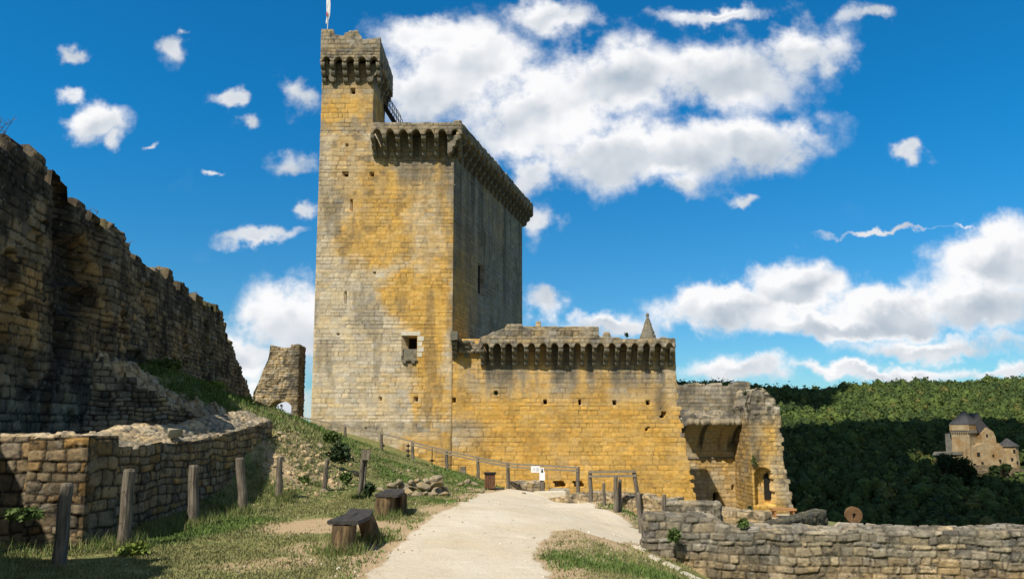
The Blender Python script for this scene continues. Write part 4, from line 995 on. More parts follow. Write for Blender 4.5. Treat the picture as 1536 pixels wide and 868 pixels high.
# paved lookout floor and its bench
mb = MB(); p0, p1, p2, p3 = [at(*q) for q in ((1134, 770, 25.5), (1238, 770, 21.8), (1236, 770, 25.5), (1168, 778, 18.9))]
zf = -1.56
mb.add([(p3.x - .9, 18.9, zf), (p1.x, 21.8, zf), (p2.x, 25.5, zf), (p0.x, 25.5, zf)] + [(p3.x - .9, 18.9, zf - 1.5), (p1.x, 21.8, zf - 1.5), (p2.x, 25.5, zf - 1.5), (p0.x, 25.5, zf - 1.5)], [(0, 1, 2, 3), (7, 6, 5, 4), (0, 4, 5, 1), (1, 5, 6, 2), (2, 6, 7, 3), (3, 7, 4, 0)])
tag(link('lookout_floor', mb.mesh('lookout_floor', M_sandf)), kind='structure')
M_orange = mat_noise('orange_timber', (.28, .14, .05), (.38, .20, .08), 9, .7, bd=.003)
bp = at(1174, 762.5, 24.6)
lb = thing('lookout_bench', 'plain orange-brown wooden bench standing in front of the pointed window', 'bench', (bp.x, bp.y, zf))
child('seat', MB().box(bp.x - .42, bp.x + .42, bp.y - .18, bp.y + .18, bp.z - .05, bp.z + .02, .005).mesh('seat', M_orange), lb)
for sx in (-.34, .30): child('leg', MB().box(bp.x + sx, bp.x + sx + .06, bp.y - .15, bp.y + .15, zf, bp.z - .05).mesh('leg', M_orange), lb)
# rust-brown stone disc on edge
dp = at(1280, 772, 14.5); rd = 12.2 / FPX * 14.5
ml = thing('disc_marker', 'round rust-brown disc with a keyhole slot, propped upright behind the terrace wall', 'disc', (dp.x, dp.y, dp.z - rd - .5))
vs = []; fs = []; n = 40
for y in (-.04, .04):
    for i in range(n): a = 2 * math.pi * i / n; vs.append((dp.x + rd * math.cos(a) * (1 + random.uniform(-.012, .012)), dp.y + y, dp.z + rd * math.sin(a)))
    for i in range(n): a = 2 * math.pi * i / n; vs.append((dp.x + rd * .20 * math.cos(a), dp.y + y, dp.z + .01 + rd * (.20 * math.sin(a) if math.sin(a) > 0 else .55 * math.sin(a))))
for i in range(n):
    j = (i + 1) % n
    fs += [(i, j, n + j, n + i), (2 * n + j, 2 * n + i, 3 * n + i, 3 * n + j), (i, 2 * n + i, 2 * n + j, j), (n + j, 3 * n + j, 3 * n + i, n + i)]
child('disc', raw_mesh('disc', vs, flist=fs, mat=M_mill), ml)
child('post', MB().box(dp.x - .05, dp.x + .05, dp.y + .04, dp.y + .12, dp.z - rd - .7, dp.z - .0).mesh('post', M_post), ml)
# stepping slabs down the slope
for i, (px, py, w, d, lab) in enumerate([(959, 823, .22, .15, 'pale flat stone slab set at the end of the gravel path'), (982, 838, .17, .18, 'second pale stone slab down the grass slope, small and square'),
                                       (1008, 850, .24, .26, 'third pale stone slab down the grass slope'), (1038, 866, .30, .28, 'large pale stone slab cut by the lower edge of the photo')]):
    gp = ground_at(px, py); mb = MB()
    pts = [(-w / 2, -d / 2), (w / 2 * .95, -d / 2 - .03), (w / 2, d / 2), (-w / 2 * .8, d / 2 + .03)]
    a = -.35; q = [(gp.x + x * math.cos(a) - y * math.sin(a), gp.y + x * math.sin(a) + y * math.cos(a)) for x, y in pts]
    mb.add([(x, y, terr1(x, y) - .12) for x, y in q] + [(x, y, terr1(x, y) + .03) for x, y in q], [(3, 2, 1, 0), (4, 5, 6, 7), (0, 1, 5, 4), (1, 2, 6, 5), (2, 3, 7, 6), (3, 0, 4, 7)])
    tag(link('stone_slab', mb.mesh('stone_slab', M_slab)), lab, 'stone slab', 'stepping slabs beside the terrace wall')

# ------------------------------------------------------------------ rocks
def ico(sub):
    me = bpy.data.meshes.new('t'); import bmesh
    bm = bmesh.new(); bmesh.ops.create_icosphere(bm, subdivisions=sub, radius=1); bm.to_mesh(me); bm.free()
    v = np.zeros(len(me.vertices) * 3, np.float32); me.vertices.foreach_get('co', v)
    f = np.array([p.vertices[:] for p in me.polygons], np.int32); bpy.data.meshes.remove(me)
    return v.reshape(-1, 3).astype(float), f
ICO1, ICO2, ICO3 = ico(1), ico(2), ico(3)
def rock_mesh(size, seed, name='rock', mat=None):
    r = np.random.default_rng(seed); v = ICO3[0].copy()
    for k in range(11):
        nn = r.normal(size=3); nn /= np.linalg.norm(nn); d = v @ nn; lim = r.uniform(.45, .82)
        v -= np.clip(d - lim, 0, None)[:, None] * nn
    v *= (1 + .18 * (fbm(v[:, 0] * 2 + seed, v[:, 1] * 2, v[:, 2] * 2, seed, 4) - .5))[:, None]
    return raw_mesh(name, v * np.array(size), None, ICO3[1], mat or M_rock)
def rock(gp, s, seed, label, group, dz=0, asp=None):
    r = random.Random(seed); asp = asp or (r.uniform(.9, 1.35), r.uniform(.8, 1.1), r.uniform(.6, .85))
    o = link('rock', rock_mesh((s * asp[0], s * asp[1], s * asp[2]), seed)); o.location = (gp.x, gp.y, gp.z + s * asp[2] * .45 + dz); o.rotation_euler = (r.uniform(-.3, .3), r.uniform(-.3, .3), r.uniform(0, 6))
    return tag(o, label, 'rock', group)
heap = [(582, 736, 13), (597, 737, 11), (611, 737, 13), (626, 739, 11), (636, 741, 9), (586, 726, 11), (604, 727, 12), (620, 727, 11), (634, 727, 14), (655, 738, 12), (652, 725, 14), (667, 730, 10), (664, 741, 9), (645, 741, 9), (597, 718, 8), (576, 741, 6), (572, 731, 7), (618, 719, 9), (626, 716, 7), (640, 718, 10), (660, 718, 8), (590, 743, 6), (612, 743, 7), (645, 732, 9), (671, 738, 7)]
for i, (px, py, r_) in enumerate(heap):
    gp = ground_at(px, min(py + 5, 744) if py > 730 else 738)
    lift = 0 if py > 730 else max(0, AZ(py, gp.y) - gp.z - .12)
    rock(gp, r_ / FPX * gp.y * .88, 200 + i, 'weathered limestone rock in the low heap right of the stump bench', 'rocks heaped beside the path', lift)
gp = ground_at(655, 744)
rock(Vector((gp.x, gp.y, 0)), .17, 260, 'broad flat rock lying on top of the right end of the heap', 'rocks heaped beside the path', AZ(716, gp.y) - .05, (1.25, .9, .5))
bank = [(430, 690, 6), (445, 700, 8), (455, 712, 9), (470, 722, 9), (478, 705, 8), (438, 722, 7), (462, 738, 6), (425, 672, 6), (420, 655, 7), (470, 692, 7), (497, 722, 7), (508, 735, 6), (450, 680, 5), (486, 738, 8), (530, 712, 14), (524, 724, 8), (432, 707, 6), (447, 730, 7), (480, 670, 9), (505, 668, 8),
        (410, 700, 6), (415, 728, 6), (421, 740, 7), (440, 745, 6), (459, 752, 5), (488, 692, 6), (468, 706, 6), (400, 642, 7), (300, 575, 5), (330, 590, 6), (365, 600, 5), (390, 618, 5)]
for i, (px, py, r_) in enumerate(bank):
    gp = ground_at(px, py); big = r_ > 12
    rock(gp, r_ / FPX * gp.y * .8, 300 + i, 'rounded pale boulder beside the post with the square board' if big else 'small loose stone scattered over the grass mound and its eroded bank', 'stones strewn over the mound', -.03)
for i, (px, py, r_) in enumerate([(590, 708, 4), (600, 710, 4), (612, 706, 4), (625, 708, 4), (636, 707, 5), (648, 708, 4), (690, 728, 7), (700, 724, 8), (712, 728, 7), (705, 734, 5), (722, 738, 6), (684, 735, 5), (560, 690, 4), (552, 700, 4), (786, 740, 4)]):
    gp = ground_at(px, py); rock(gp, r_ / FPX * gp.y * .9, 400 + i, 'small stone in the grass between the rock heap and the rail fence', 'stones below the rail fence', -.02)

_o = link('coping_block', rock_mesh((.17, .20, .13), 77, 'coping_block', M_block)); _p = at(268, 650, 12.4); _o.location = (_p.x - .1, 12.4, _p.z + .02); tag(_o, 'single squared stone block standing up on the sunlit top of the low wall', 'stone block')

# ------------------------------------------------------------------ wood: posts, fences
def post_px(px0, ytop, px1, ybase, rad=.06, gp=None, seed=0, n=10):
    gp = gp or ground_at(px1, ybase); t = at(px0, ytop, gp.y)
    pts = [gp + Vector((0, 0, -.25)), gp, gp.lerp(t, .33) + Vector((.01, 0, 0)), gp.lerp(t, .7) - Vector((.008, 0, 0)), t - Vector((0, 0, .03)), t + Vector((0, 0, .0))]
    mb = MB(); mb.tube(pts, [rad * 1.1, rad * 1.08, rad, rad * .95, rad * .92, rad * .75], n, .14, seed)
    return mb.mesh('post', M_post), gp, t
wf = thing('wire_fence', 'row of leaning weathered posts strung with thin wire in front of the low wall', 'fence', (-5, 11, 0))
FP = [(101, 724, 88, 846, .075, 7.9), (195, 703, 184, 822, .078, None), (291, 697, 289, 788, .085, None), (360, 686, 365, 768, .085, None), (420, 684, 418, 747, .07, None), (491, 688, 486, 735, .06, None)]
tops = []
for i, (a, b_, c_, d_, r_, Yq) in enumerate(FP):
    gp = ground_at(c_, d_); m_, gp, t = post_px(a, b_, c_, d_, r_, gp, i + 1, 12); child('post', m_, wf); tops.append((gp, t))
mb = MB()
for h in (.35, .75):
    prev = (tops[0][0] + Vector((-.8, -1.6, 0))).lerp(tops[0][1] + Vector((-.8, -1.6, 0)), h)
    for gp, t in tops:
        q = gp.lerp(t, h); k = [prev.lerp(q, s / 5) - Vector((0, 0, .10 * math.sin(math.pi * s / 5))) for s in range(6)]; mb.tube(k, .003, 4); prev = q
child('wire', mb.mesh('wire', M_iron), wf)
# signpost
m_, gp, t = post_px(546, 676, 538, 746, .055, None, 11); sgp = thing('board_post', 'tall leaning wooden post carrying a small square grey board', 'sign post', tuple(gp))
child('post', m_, sgp); m2, _, _ = post_px(550, 684, 545, 746, .035, gp + Vector((.09, .04, 0)), 12); child('brace', m2, sgp)
p = at(548, 682, gp.y - .09); child('board', MB().box(p.x - .10, p.x + .115, p.y - .015, p.y + .015, p.z - .12, p.z + .12, .004).mesh('board', M_post), sgp)
# rail fence along the drop
rf = thing('rail_fence', 'wooden post-and-rail fence climbing the slope below the keep', 'fence', (-3, 29, 0))
RP = [(452, 624, 452, 640, 36), (518, 637, 518, 668, 33), (572, 648, 572, 684, 31.5), (619, 661, 619, 695, 30.3), (670, 674, 670, 706, 29.3), (717, 684, 717, 716, 28.4), (762, 693, 762, 732, 27.2), (867, 699, 867, 741, 26.2)]
rt = []
for i, (a, b_, c_, d_, Y) in enumerate(RP):
    x = AX(c_, d_, Y); gz = terr1(x, Y); gp = Vector((x, Y, min(gz, AZ(d_, Y)))); m_, gp, t = post_px(a, b_, c_, d_, .07, gp, 20 + i, 8); child('post', m_, rf); rt.append(t)
for i in range(len(rt) - 1):
    a, b_ = rt[i], rt[i + 1]
    if i == 2: b_ = b_ + Vector((0, 0, .02))
    child('rail', MB().bar(a - Vector((0, .05, .05)), b_ - Vector((0, .05, .05)), .04, .07).mesh('rail', M_rail), rf)
    if i > 2: child('rail', MB().bar(a - Vector((0, .06, .17)), b_ - Vector((0, .06, .17)), .035, .06).mesh('rail', M_rail), rf)
# pole lying against the fence
p0, p1 = at(579, 681, 31), at(624, 692, 30); tag(link('fallen_pole', MB().tube([p0, p0.lerp(p1, .5) + Vector((0, 0, .03)), p1], [.05, .06, .05], 7, .1, 4).mesh('fallen_pole', M_post)), 'old wooden pole lying aslant behind the rail fence posts', 'pole')
# timber frame right of the path
fr = thing('timber_frame', 'open timber frame of two rails on posts standing at the edge above the rubble wall', 'fence', tuple(ground_at(886, 744)))
pf = []
for i, (a, b_, c_, d_, r_) in enumerate([(885, 706, 886, 744, .07), (951, 705, 957, 745, .075)]):
    Y = 22.5; gp = Vector((AX(c_, d_, Y), Y, AZ(d_ + 4, Y))); m_, gp, t = post_px(a, b_, c_, d_, r_, gp, 40 + i, 8); child('post', m_, fr); pf.append(t)
for dz_ in (.03, .17): child('rail', MB().bar(pf[0] - Vector((.05, .06, dz_)), pf[1] - Vector((-.05, .06, dz_)), .05, .07).mesh('rail', M_rail), fr)
mb = MB()
for k in range(3): p = pf[0].lerp(pf[1], .55 + .12 * k) - Vector((0, 0, .2)); mb.tube([p, p - Vector((0, 0, .55))], .006, 4)
child('cord', mb.mesh('cord', M_iron), fr)
for i, (a, b_, c_, d_, r_, lab) in enumerate([(891, 716, 891, 746, .05, 'thin grey post right beside the left upright of the timber frame'), (906, 724, 906, 757, .042, 'short grey post in the grass bank under the timber frame'),
        (924, 713, 924, 768, .048, 'taller of the two posts standing close together on the grass bank'), (930, 718, 930, 767, .042, 'lower darker post standing close behind the taller one on the grass bank'),
        (958, 738, 961, 786, .045, 'grey post at the left end of the terrace wall'), (996, 741, 996, 771, .05, 'stubby grey post behind the top of the terrace wall')]):
    Yg = {958: 12.6, 996: 14.5}.get(a); gp = ground_at(c_, d_) if Yg is None else Vector((AX(c_, d_, Yg), Yg, AZ(d_, Yg) - .4))
    m_, gp, t = post_px(a, b_, c_, d_, r_, gp, 50 + i, 9); m_.name = 'wooden_post'; tag(link('wooden_post', m_), lab, 'post', 'loose posts right of the path')
# notice boards near the end of the path
Y = 26.6; p = at(803, 703, Y)
nb = thing('notice_sheet', 'landscape grey notice sheet clipped to the rail fence', 'notice', tuple(p))
child('sheet', MB().box(p.x - .17, p.x + .17, p.y - .16, p.y - .13, p.z - .12, p.z + .12).mesh('sheet', M_white), nb)
mb = MB()
for i in range(3): mb.box(p.x - .12, p.x + .0, p.y - .166, p.y - .162, p.z + .05 - i * .05, p.z + .065 - i * .05)
mb.box(p.x + .03, p.x + .13, p.y - .166, p.y - .162, p.z - .07, p.z + .07); child('picture', mb.mesh('picture', M_grey), nb)
gp = at(813, 735, 26.4); t = at(813, 702, gp.y)
sb = thing('notice_board', 'white upright notice board with small black figure, on a short post at the path end', 'sign', tuple(gp))
child('post', MB().box(gp.x - .07, gp.x + .07, gp.y + .02, gp.y + .13, gp.z - .1, AZ(717, gp.y)).mesh('post', M_post), sb)
child('board', MB().box(t.x - .10, t.x + .11, gp.y - .01, gp.y + .02, AZ(720, gp.y), AZ(707, gp.y)).mesh('board', M_white), sb)
child('board_top', MB().box(t.x - .065, t.x + .075, gp.y - .012, gp.y + .018, AZ(707, gp.y) + .002, AZ(701, gp.y)).mesh('board_top', M_white), sb)
z0 = AZ(708, gp.y); mb = MB()
mb.add([(t.x - .045, gp.y - .016, z0), (t.x + .05, gp.y - .016, z0), (t.x + .03, gp.y - .016, z0 + .09), (t.x - .02, gp.y - .016, z0 + .09)], [(0, 1, 2, 3)])
mb.add([(t.x + .005 + .028 * math.cos(a * .785), gp.y - .016, z0 + .12 + .028 * math.sin(a * .785)) for a in range(8)], [tuple(range(8))])
o = child('figure', mb.mesh('figure', M_ink), sb); sm = o.modifiers.new('s', 'SOLIDIFY'); sm.thickness = .003
# litter bin
gp = ground_at(735, 733); w = .19; h = AZ(708, gp.y) - gp.z
bn_ = thing('litter_bin', 'dark brown slatted litter bin with flat black lid beside the rail fence', 'litter bin', tuple(gp))
for i in range(5): child('slat', MB().box(gp.x - w + i * .076, gp.x - w + i * .076 + .066, gp.y - w, gp.y - w + .02, gp.z + .03, gp.z + h - .08).mesh('slat', M_binw), bn_)
child('liner', MB().box(gp.x - w + .01, gp.x + w - .01, gp.y - w + .025, gp.y + w, gp.z + .02, gp.z + h - .05).mesh('liner', M_iron), bn_)
child('lid', MB().box(gp.x - w - .03, gp.x + w + .03, gp.y - w - .03, gp.y + w + .03, gp.z + h - .05, gp.z + h).mesh('lid', M_iron), bn_)
# stack of flat stones by the fence
gp = Vector((AX(694, 705, 29.2), 29.2, terr1(AX(694, 705, 29.2), 29.2)))
st = thing('stone_stack', 'little stack of flat grey stones against the foot of the curtain wall behind the fence', 'stone pile', tuple(gp))
for i in range(4):
    child('stone', MB().box(gp.x - .16 + .02 * i, gp.x + .16 - .01 * i, gp.y - .12, gp.y + .12, gp.z + .115 * i - .02, gp.z + .115 * i + .08, .012).mesh('stone', M_corb), st)
mb = MB(); p = at(840, 735, 26.6); mb.box(p.x - .38, p.x + .33, 26.4, 26.9, p.z - .5, p.z + .07, .03); tag(link('stone_block', mb.mesh('stone_block', M_block)), 'flat grey stone block lying under the two barred openings', 'stone block')
mb = MB(); p = at(822, 737, 25.5); mb.box(p.x - .5, p.x + .6, 25.2, 25.6, p.z - .35, p.z + .03, .04); tag(link('kerb_stone', mb.mesh('kerb_stone', M_slab)), 'pale kerb stone at the right edge of the path top', 'kerb stone')
# iron stands with crossbars and spikes
for i, (px, yt_, yb, Yq, nb_, lab) in enumerate([(574, 664, 681, 32.2, 2, 'small black iron stand half hidden behind a fence post, leftmost of three'), (612, 665, 692, 31.6, 4, 'tall black iron stand with four stacked rings against the keep foot, middle of three'), (648, 671, 694, 31.2, 1, 'black iron stand with one crossbar against ochre stone, right of three')]):
    x = AX(px, yb, Yq); z0 = min(terr1(x, Yq), AZ(yb, Yq)); z1 = AZ(yt_, Yq)
    tt_ = thing('iron_stand', lab, 'iron stand', (x, Yq, z0), 0, 'iron stands below the keep')
    child('rod', MB().tube([(x, Yq, z0 - .1), (x, Yq, z1 - .05), (x, Yq, z1 + .06)], [.022, .022, .004], 6).mesh('rod', M_iron), tt_)
    for k in range(nb_):
        zz = z0 + (z1 - z0) * ((k + .55) / nb_ if nb_ > 1 else .45)
        child('ring', MB().tube([(x, Yq, zz - .05), (x, Yq, zz - .01), (x, Yq, zz + .02), (x, Yq, zz + .05)], [.03, .12 if nb_ > 1 else .15, .10, .03], 8).mesh('ring', M_iron), tt_)

# ------------------------------------------------------------------ stump benches
def stump(base, top, r0, r1, seed, flare=1.25):
    n = 22; m = 14; vs = []; fs = []
    for i in range(m):
        t = i / (m - 1); c = Vector(base).lerp(Vector(top), t); rr = (r0 * (1 - t) + r1 * t) * (1 + (flare - 1) * max(0, 1 - t * 4) ** 2)
        for k in range(n):
            a = 2 * math.pi * k / n
            f = 1 + .22 * (float(vn(math.cos(a) * 2.2 + 9, math.sin(a) * 2.2 + 9, t * 1.2, seed)) - .5) + .09 * (float(vn(a * 4, t * 2, 0, seed + 1)) - .5)
            vs.append((c.x + rr * f * math.cos(a), c.y + rr * f * math.sin(a), c.z))
    for i in range(m - 1):
        for k in range(n): k2 = (k + 1) % n; fs.append((i * n + k, i * n + k2, (i + 1) * n + k2, (i + 1) * n + k))
    fs.append(tuple((m - 1) * n + k for k in range(n))); fs.append(tuple(range(n))[::-1])
    return raw_mesh('stump', vs, flist=fs, mat=M_log)
def seat_mesh(pts_near, pts_far, z0, z1, th, seed, bow=.05):
    """slightly curved plank between near edge (a, b) and far edge"""
    n = 14; vs = []; fs = []
    for i in range(n):
        t = i / (n - 1); a = Vector(pts_near[0]).lerp(Vector(pts_far[0]), t); b_ = Vector(pts_near[1]).lerp(Vector(pts_far[1]), t)
        z = z0 + (z1 - z0) * t - bow * math.sin(math.pi * t)
        sdv = (b_ - a); off = .04 * math.sin(math.pi * t)
        for k in range(7):
            q = k / 6; p = a + sdv * q; e = .006 * math.sin(q * 31 + t * 5) + .012 * (float(vn(q * 9, t * 6, 0, seed)) - .5)
            vs.append((p.x + off, p.y, z + e - (.012 if k == 3 else 0))); 
        for k in range(7):
            q = k / 6; p = a + sdv * q; vs.append((p.x + off, p.y, z - th + .008 * math.sin(q * 20)))
    for i in range(n - 1):
        b0 = i * 14; b1 = b0 + 14
        for k in range(6): fs.append((b0 + k, b0 + k + 1, b1 + k + 1, b1 + k)); fs.append((b0 + 7 + k, b1 + 7 + k, b1 + 8 + k, b0 + 8 + k))
        fs.append((b0, b1, b1 + 7, b0 + 7)); fs.append((b0 + 6, b0 + 13, b1 + 13, b1 + 6))
    fs.append(tuple(range(7)) + tuple(range(13, 6, -1))); e0 = (n - 1) * 14; fs.append(tuple(e0 + k for k in range(6, -1, -1)) + tuple(e0 + k for k in range(7, 14)))
    return raw_mesh('seat', vs, flist=fs, mat=M_seat)
gA = ground_at(514, 828); gB = ground_at(556, 811)
bn1 = thing('stump_bench', 'bench of a dark curved plank on two tree stumps, nearest to the camera', 'bench', tuple((gA + gB) / 2), 0, 'stump benches beside the path')
zS = AZ(781, gA.y)
nA_ = at(491, 781, gA.y - .05); nB_ = at(537, 781, gA.y - .12); fA_ = at(524, 766, gB.y + .25); fB_ = at(560, 766, gB.y + .12)
for p in (nA_, nB_, fA_, fB_): p.z = 0
child('stump', stump((gA.x, gA.y, gA.z - .05), (gA.x + .0, gA.y + .03, zS - .05), .145, .15, 3, 1.12), bn1)
child('stump', stump((gB.x + .05, gB.y, gB.z - .05), (gB.x - .10, gB.y + .02, zS - .04), .15, .135, 4, 1.35), bn1)
child('seat', seat_mesh((nA_, nB_), (fA_, fB_), zS + .015, zS + .03, .05, 5, .02), bn1)
gC = ground_at(577, 776); gD = ground_at(597, 769)
bn2 = thing('stump_bench', 'bench of a dark plank on two pale tree stumps in front of the rock heap', 'bench', tuple((gC + gD) / 2), 0, 'stump benches beside the path')
zS2 = AZ(741, gC.y)
nA_, nB_, fA_, fB_ = at(562, 742, gC.y - .1), at(597, 742, gC.y - .2), at(577, 738, gD.y + .35), at(607, 738, gD.y + .25)
for p in (nA_, nB_, fA_, fB_): p.z = 0
child('stump', stump((gC.x, gC.y, gC.z - .05), (gC.x, gC.y + .03, zS2 - .05), .17, .165, 13, 1.2), bn2)
child('stump', stump((gD.x + .03, gD.y + .1, gD.z - .05), (gD.x, gD.y + .1, zS2 - .04), .13, .14, 14, 1.15), bn2)
child('seat', seat_mesh((nA_, nB_), (fA_, fB_), zS2 + .015, zS2 + .03, .05, 15, .01), bn2)
gp = ground_at(590, 778); rock(gp, .06, 501, 'small flat stone beside the foot of the far stump bench', None, -.02)

# ------------------------------------------------------------------ plants
def leaves(name, c, rad, n, size, cols, seed, up=.0, shell=.5):
    r = np.random.default_rng(seed); d = r.normal(size=(n, 3)); d /= np.linalg.norm(d, axis=1)[:, None]
    rr = (shell + (1 - shell) * r.random(n))[:, None] * (1 + 1.3 * (fbm(d[:, 0] * 2 + seed, d[:, 1] * 2, d[:, 2] * 2, seed, 2) - .5))[:, None]
    p = np.array(c) + d * rr * np.array(rad)
    a = r.normal(size=(n, 3)); a[:, 2] += up; a /= np.linalg.norm(a, axis=1)[:, None]; b_ = np.cross(a, r.normal(size=(n, 3))); b_ /= np.linalg.norm(b_, axis=1)[:, None]
    s = size * r.uniform(.6, 1.3, n)[:, None]
    v = np.stack([p - a * s, p + b_ * s * .45, p + a * s, p - b_ * s * .45], 1).reshape(-1, 3)
    q = np.arange(4 * n).reshape(n, 4); t = r.random(n)[:, None]; cc = np.array(cols[0]) * (1 - t) + np.array(cols[1]) * t; cc = np.repeat(cc, 4, 0)
    return raw_mesh(name, v, q, None, M_leaf, cc)
GRN = [(.035, .06, .015), (.10, .15, .035)]; DGRN = [(.012, .028, .01), (.035, .06, .02)]; LGRN = [(.10, .15, .025), (.22, .27, .06)]
for i, (px, py, rx, ry, Y, cols, lab) in enumerate([(510, 680, 19, 15, 19.8, DGRN, 'dark green ivy-like bush on the right shoulder of the mound'), (497, 655, 14, 9, 21, GRN, 'low green bush at the top of the mound edge'),
        (318, 578, 24, 8, 22.0, LGRN, 'bright yellow-green plant catching the sun below the great wall'), (238, 548, 40, 10, 19.2, GRN, 'strip of green weeds along the foot of the great wall'), (365, 600, 18, 8, 23, LGRN, 'yellow-green weeds where the mound crest begins to fall'),
        (455, 722, 8, 7, 17.2, GRN, 'small green weed among the stones of the eroded bank'), (519, 716, 9, 8, 16.4, GRN, 'weed at the foot of the post with the square board'), (553, 734, 8, 9, 15.9, DGRN, 'dark weed right of the post with the square board'),
        (1010, 802, 7, 8, 10.75, GRN, 'tuft of green leaves growing from the terrace wall near its left end'), (1115, 785, 8, 5, 10.9, GRN, 'small green plant on top of the terrace wall step'), (200, 826, 20, 10, 8.9, LGRN, 'bright grass weed at the foot of the second wooden post'),
        (246, 622, 7, 9, 17.1, GRN, 'fern growing from the stepped wall'), (35, 770, 25, 8, 8.7, GRN, 'green weeds at the foot of the end of the low wall')]):
    p = at(px, py, Y); k = Y / FPX
    o = link('bush', leaves('bush', (0, 0, 0), (rx * k, max(rx, ry) * k * .7, ry * k), int(260 + rx * ry * 2.5), .035 + .0016 * Y, cols, 600 + i, .3, .2)); o.location = p; tag(o, lab, 'plant')
for i, (px, py, r_, Y, lab) in enumerate([(744, 592, 6, 40.1, 'green plant rooted high in the left part of the curtain wall'), (990, 612, 6, 40.1, 'dark creeper patch high at the right end of the curtain wall'), (958, 643, 5, 40.1, 'small plant in the middle height of the curtain wall, right half'),
        (996, 686, 4, 40.1, 'small plant low at the right end of the curtain wall'), (805, 594, 3, 40.1, 'tiny plant below the corbels in the middle of the curtain wall'), (1131, 690, 7, 44.3, 'hanging creeper on the end wall beside the vault'), (1118, 590, 6, 45, 'plant on the broken crest where the hall walls meet'),
        (940, 502, 4, 40.4, 'twiggy weed on the curtain wall parapet left of the stone spire'), (1125, 762, 5, 43.5, 'bush in the corner at the foot of the hall ruin')]):
    p = at(px, py, Y); k = Y / FPX
    o = link('wall_plant', leaves('wall_plant', (0, 0, 0), (r_ * k * .8, r_ * k * .3, r_ * k * 1.1), 150, .06, DGRN if i != 5 else GRN, 650 + i, .2, .1)); o.location = p; tag(o, lab, 'plant')
def twigs(name, base, h, n, seed):
    r = random.Random(seed); mb = MB()
    for i in range(n):
        a = r.uniform(0, 6.28); l = h * r.uniform(.5, 1); p0 = Vector((r.uniform(-.12, .12), r.uniform(-.1, .1), 0)); p1 = p0 + Vector((math.cos(a) * l * .35, math.sin(a) * l * .2, l * .6)); p2 = p1 + Vector((math.cos(a) * l * .3, 0, l * .35))
        mb.tube([p0, p1, p2], [.008, .006, .003], 4)
        for k in range(5): t = r.uniform(.3, 1); q = p1.lerp(p2, t); mb.tube([q, q + Vector((r.uniform(-.12, .12), r.uniform(-.1, .1), r.uniform(.03, .12)))], [.005, .002], 3)
    o = link(name, mb.mesh(name, M_twig)); o.location = base; return o
for i, (px, h, n, lab) in enumerate([(12, .55, 9, 'dry thistle stalks on the highest left end of the great wall'), (52, .25, 6, 'dry twigs on the great wall left of its dark streak'), (192, .35, 7, 'dry weed on the great wall where the crest first drops'), (300, .3, 8, 'dry weed tuft near the lower end of the great wall crest'), (150, .22, 6, 'dry grass tuft on the crest of the great wall above the hollow')]):
    u, z, Y = on_line(px, float(np.interp(px, [0, 30, 55, 150, 192, 300], [212, 225, 240, 326, 380, 448])), B0, bdx, bdy, bL)
    tag(twigs('dry_weed', (B0[0] + bdx * u - .3, Y, z - .02), h, n, 700 + i), lab, 'weed')
# tree seen through the arch and below the ruin
p = at(412, 618, 60); tr = thing('small_tree', 'small dark tree seen through the arch of the lone wall fragment', 'tree', (p.x, p.y, p.z - 6))
child('trunk', MB().tube([(p.x, p.y, p.z - 8), (p.x + .1, p.y, p.z - 4), (p.x, p.y, p.z)], [.25, .2, .08], 8).mesh('trunk', M_post), tr)
child('crown', leaves('crown', (p.x, p.y, p.z - .9), (1.1, 1.1, 1.7), 1500, .14, DGRN, 720, 0, .2), tr)

# grass, pebbles
r = np.random.default_rng(5); N = 110000
px_ = r.uniform(-60, 1120, N); Yg = 5.8 * (36 / 5.8) ** (r.random(N) ** .9)
gx_ = (px_ - 768) / 1024 * Yg; gy_ = Yg
m1 = pathmask(gx_, gy_) < -.02 - .1 * r.random(N); bb = bare(gx_, gy_)
keepm = m1 & (r.random(N) > bb * 1.05) & (vn(gx_ * 1.4, gy_ * 1.4, 0, 91) + .3 * r.random(N) > .36)
gx_, gy_ = gx_[keepm], gy_[keepm]; gz_ = terr(gx_, gy_); n = len(gx_); sd_ = path_sd(gx_, gy_)
lush = ss(.45, .65, vn(gx_ * .8, gy_ * .8, 0, 92)); steep = ss(.5, 1.5, gz_)
K = 5; vv = []; cc = []
for k in range(K):
    h = (.010 + .022 * r.random(n) + .022 * lush * r.random(n) + .06 * steep * r.random(n)) * (1 + gy_ / 30)
    a = r.uniform(0, 6.28, n); w = .005 + .0007 * gy_; ox = r.normal(0, .03, n) * (1 + gy_ / 15); oy = r.normal(0, .03, n) * (1 + gy_ / 15); lx = r.normal(0, .4, n) * h; ly = r.normal(0, .4, n) * h
    b0 = np.stack([gx_ + ox - w * np.cos(a), gy_ + oy - w * np.sin(a), gz_ - .01], -1); b1 = np.stack([gx_ + ox + w * np.cos(a), gy_ + oy + w * np.sin(a), gz_ - .01], -1); tpv = np.stack([gx_ + ox + lx, gy_ + oy + ly, gz_ + h], -1)
    vv.append(np.stack([b0, b1, tpv], 1).reshape(-1, 3))
    t = np.clip(lush * .8 + .3 * r.random(n) + .2 * steep, 0, 1); c = mixc(np.array([.24, .23, .10]), np.array([.10, .165, .035]), t); cc.append(np.repeat(c * r.uniform(.6, 1.2, n)[:, None], 3, 0))
vv = np.concatenate(vv); tag(link('grass', raw_mesh('grass', vv, None, np.arange(len(vv)).reshape(-1, 3), M_leaf, np.concatenate(cc))), 'short patchy grass and clover over the meadow and mound', 'grass', kind='stuff')
N = 2600; px_ = r.uniform(-20, 1000, N); Yg = 5.9 * (24 / 5.9) ** r.random(N); gx_ = (px_ - 768) / 1024 * Yg; sdp = path_sd(gx_, Yg)
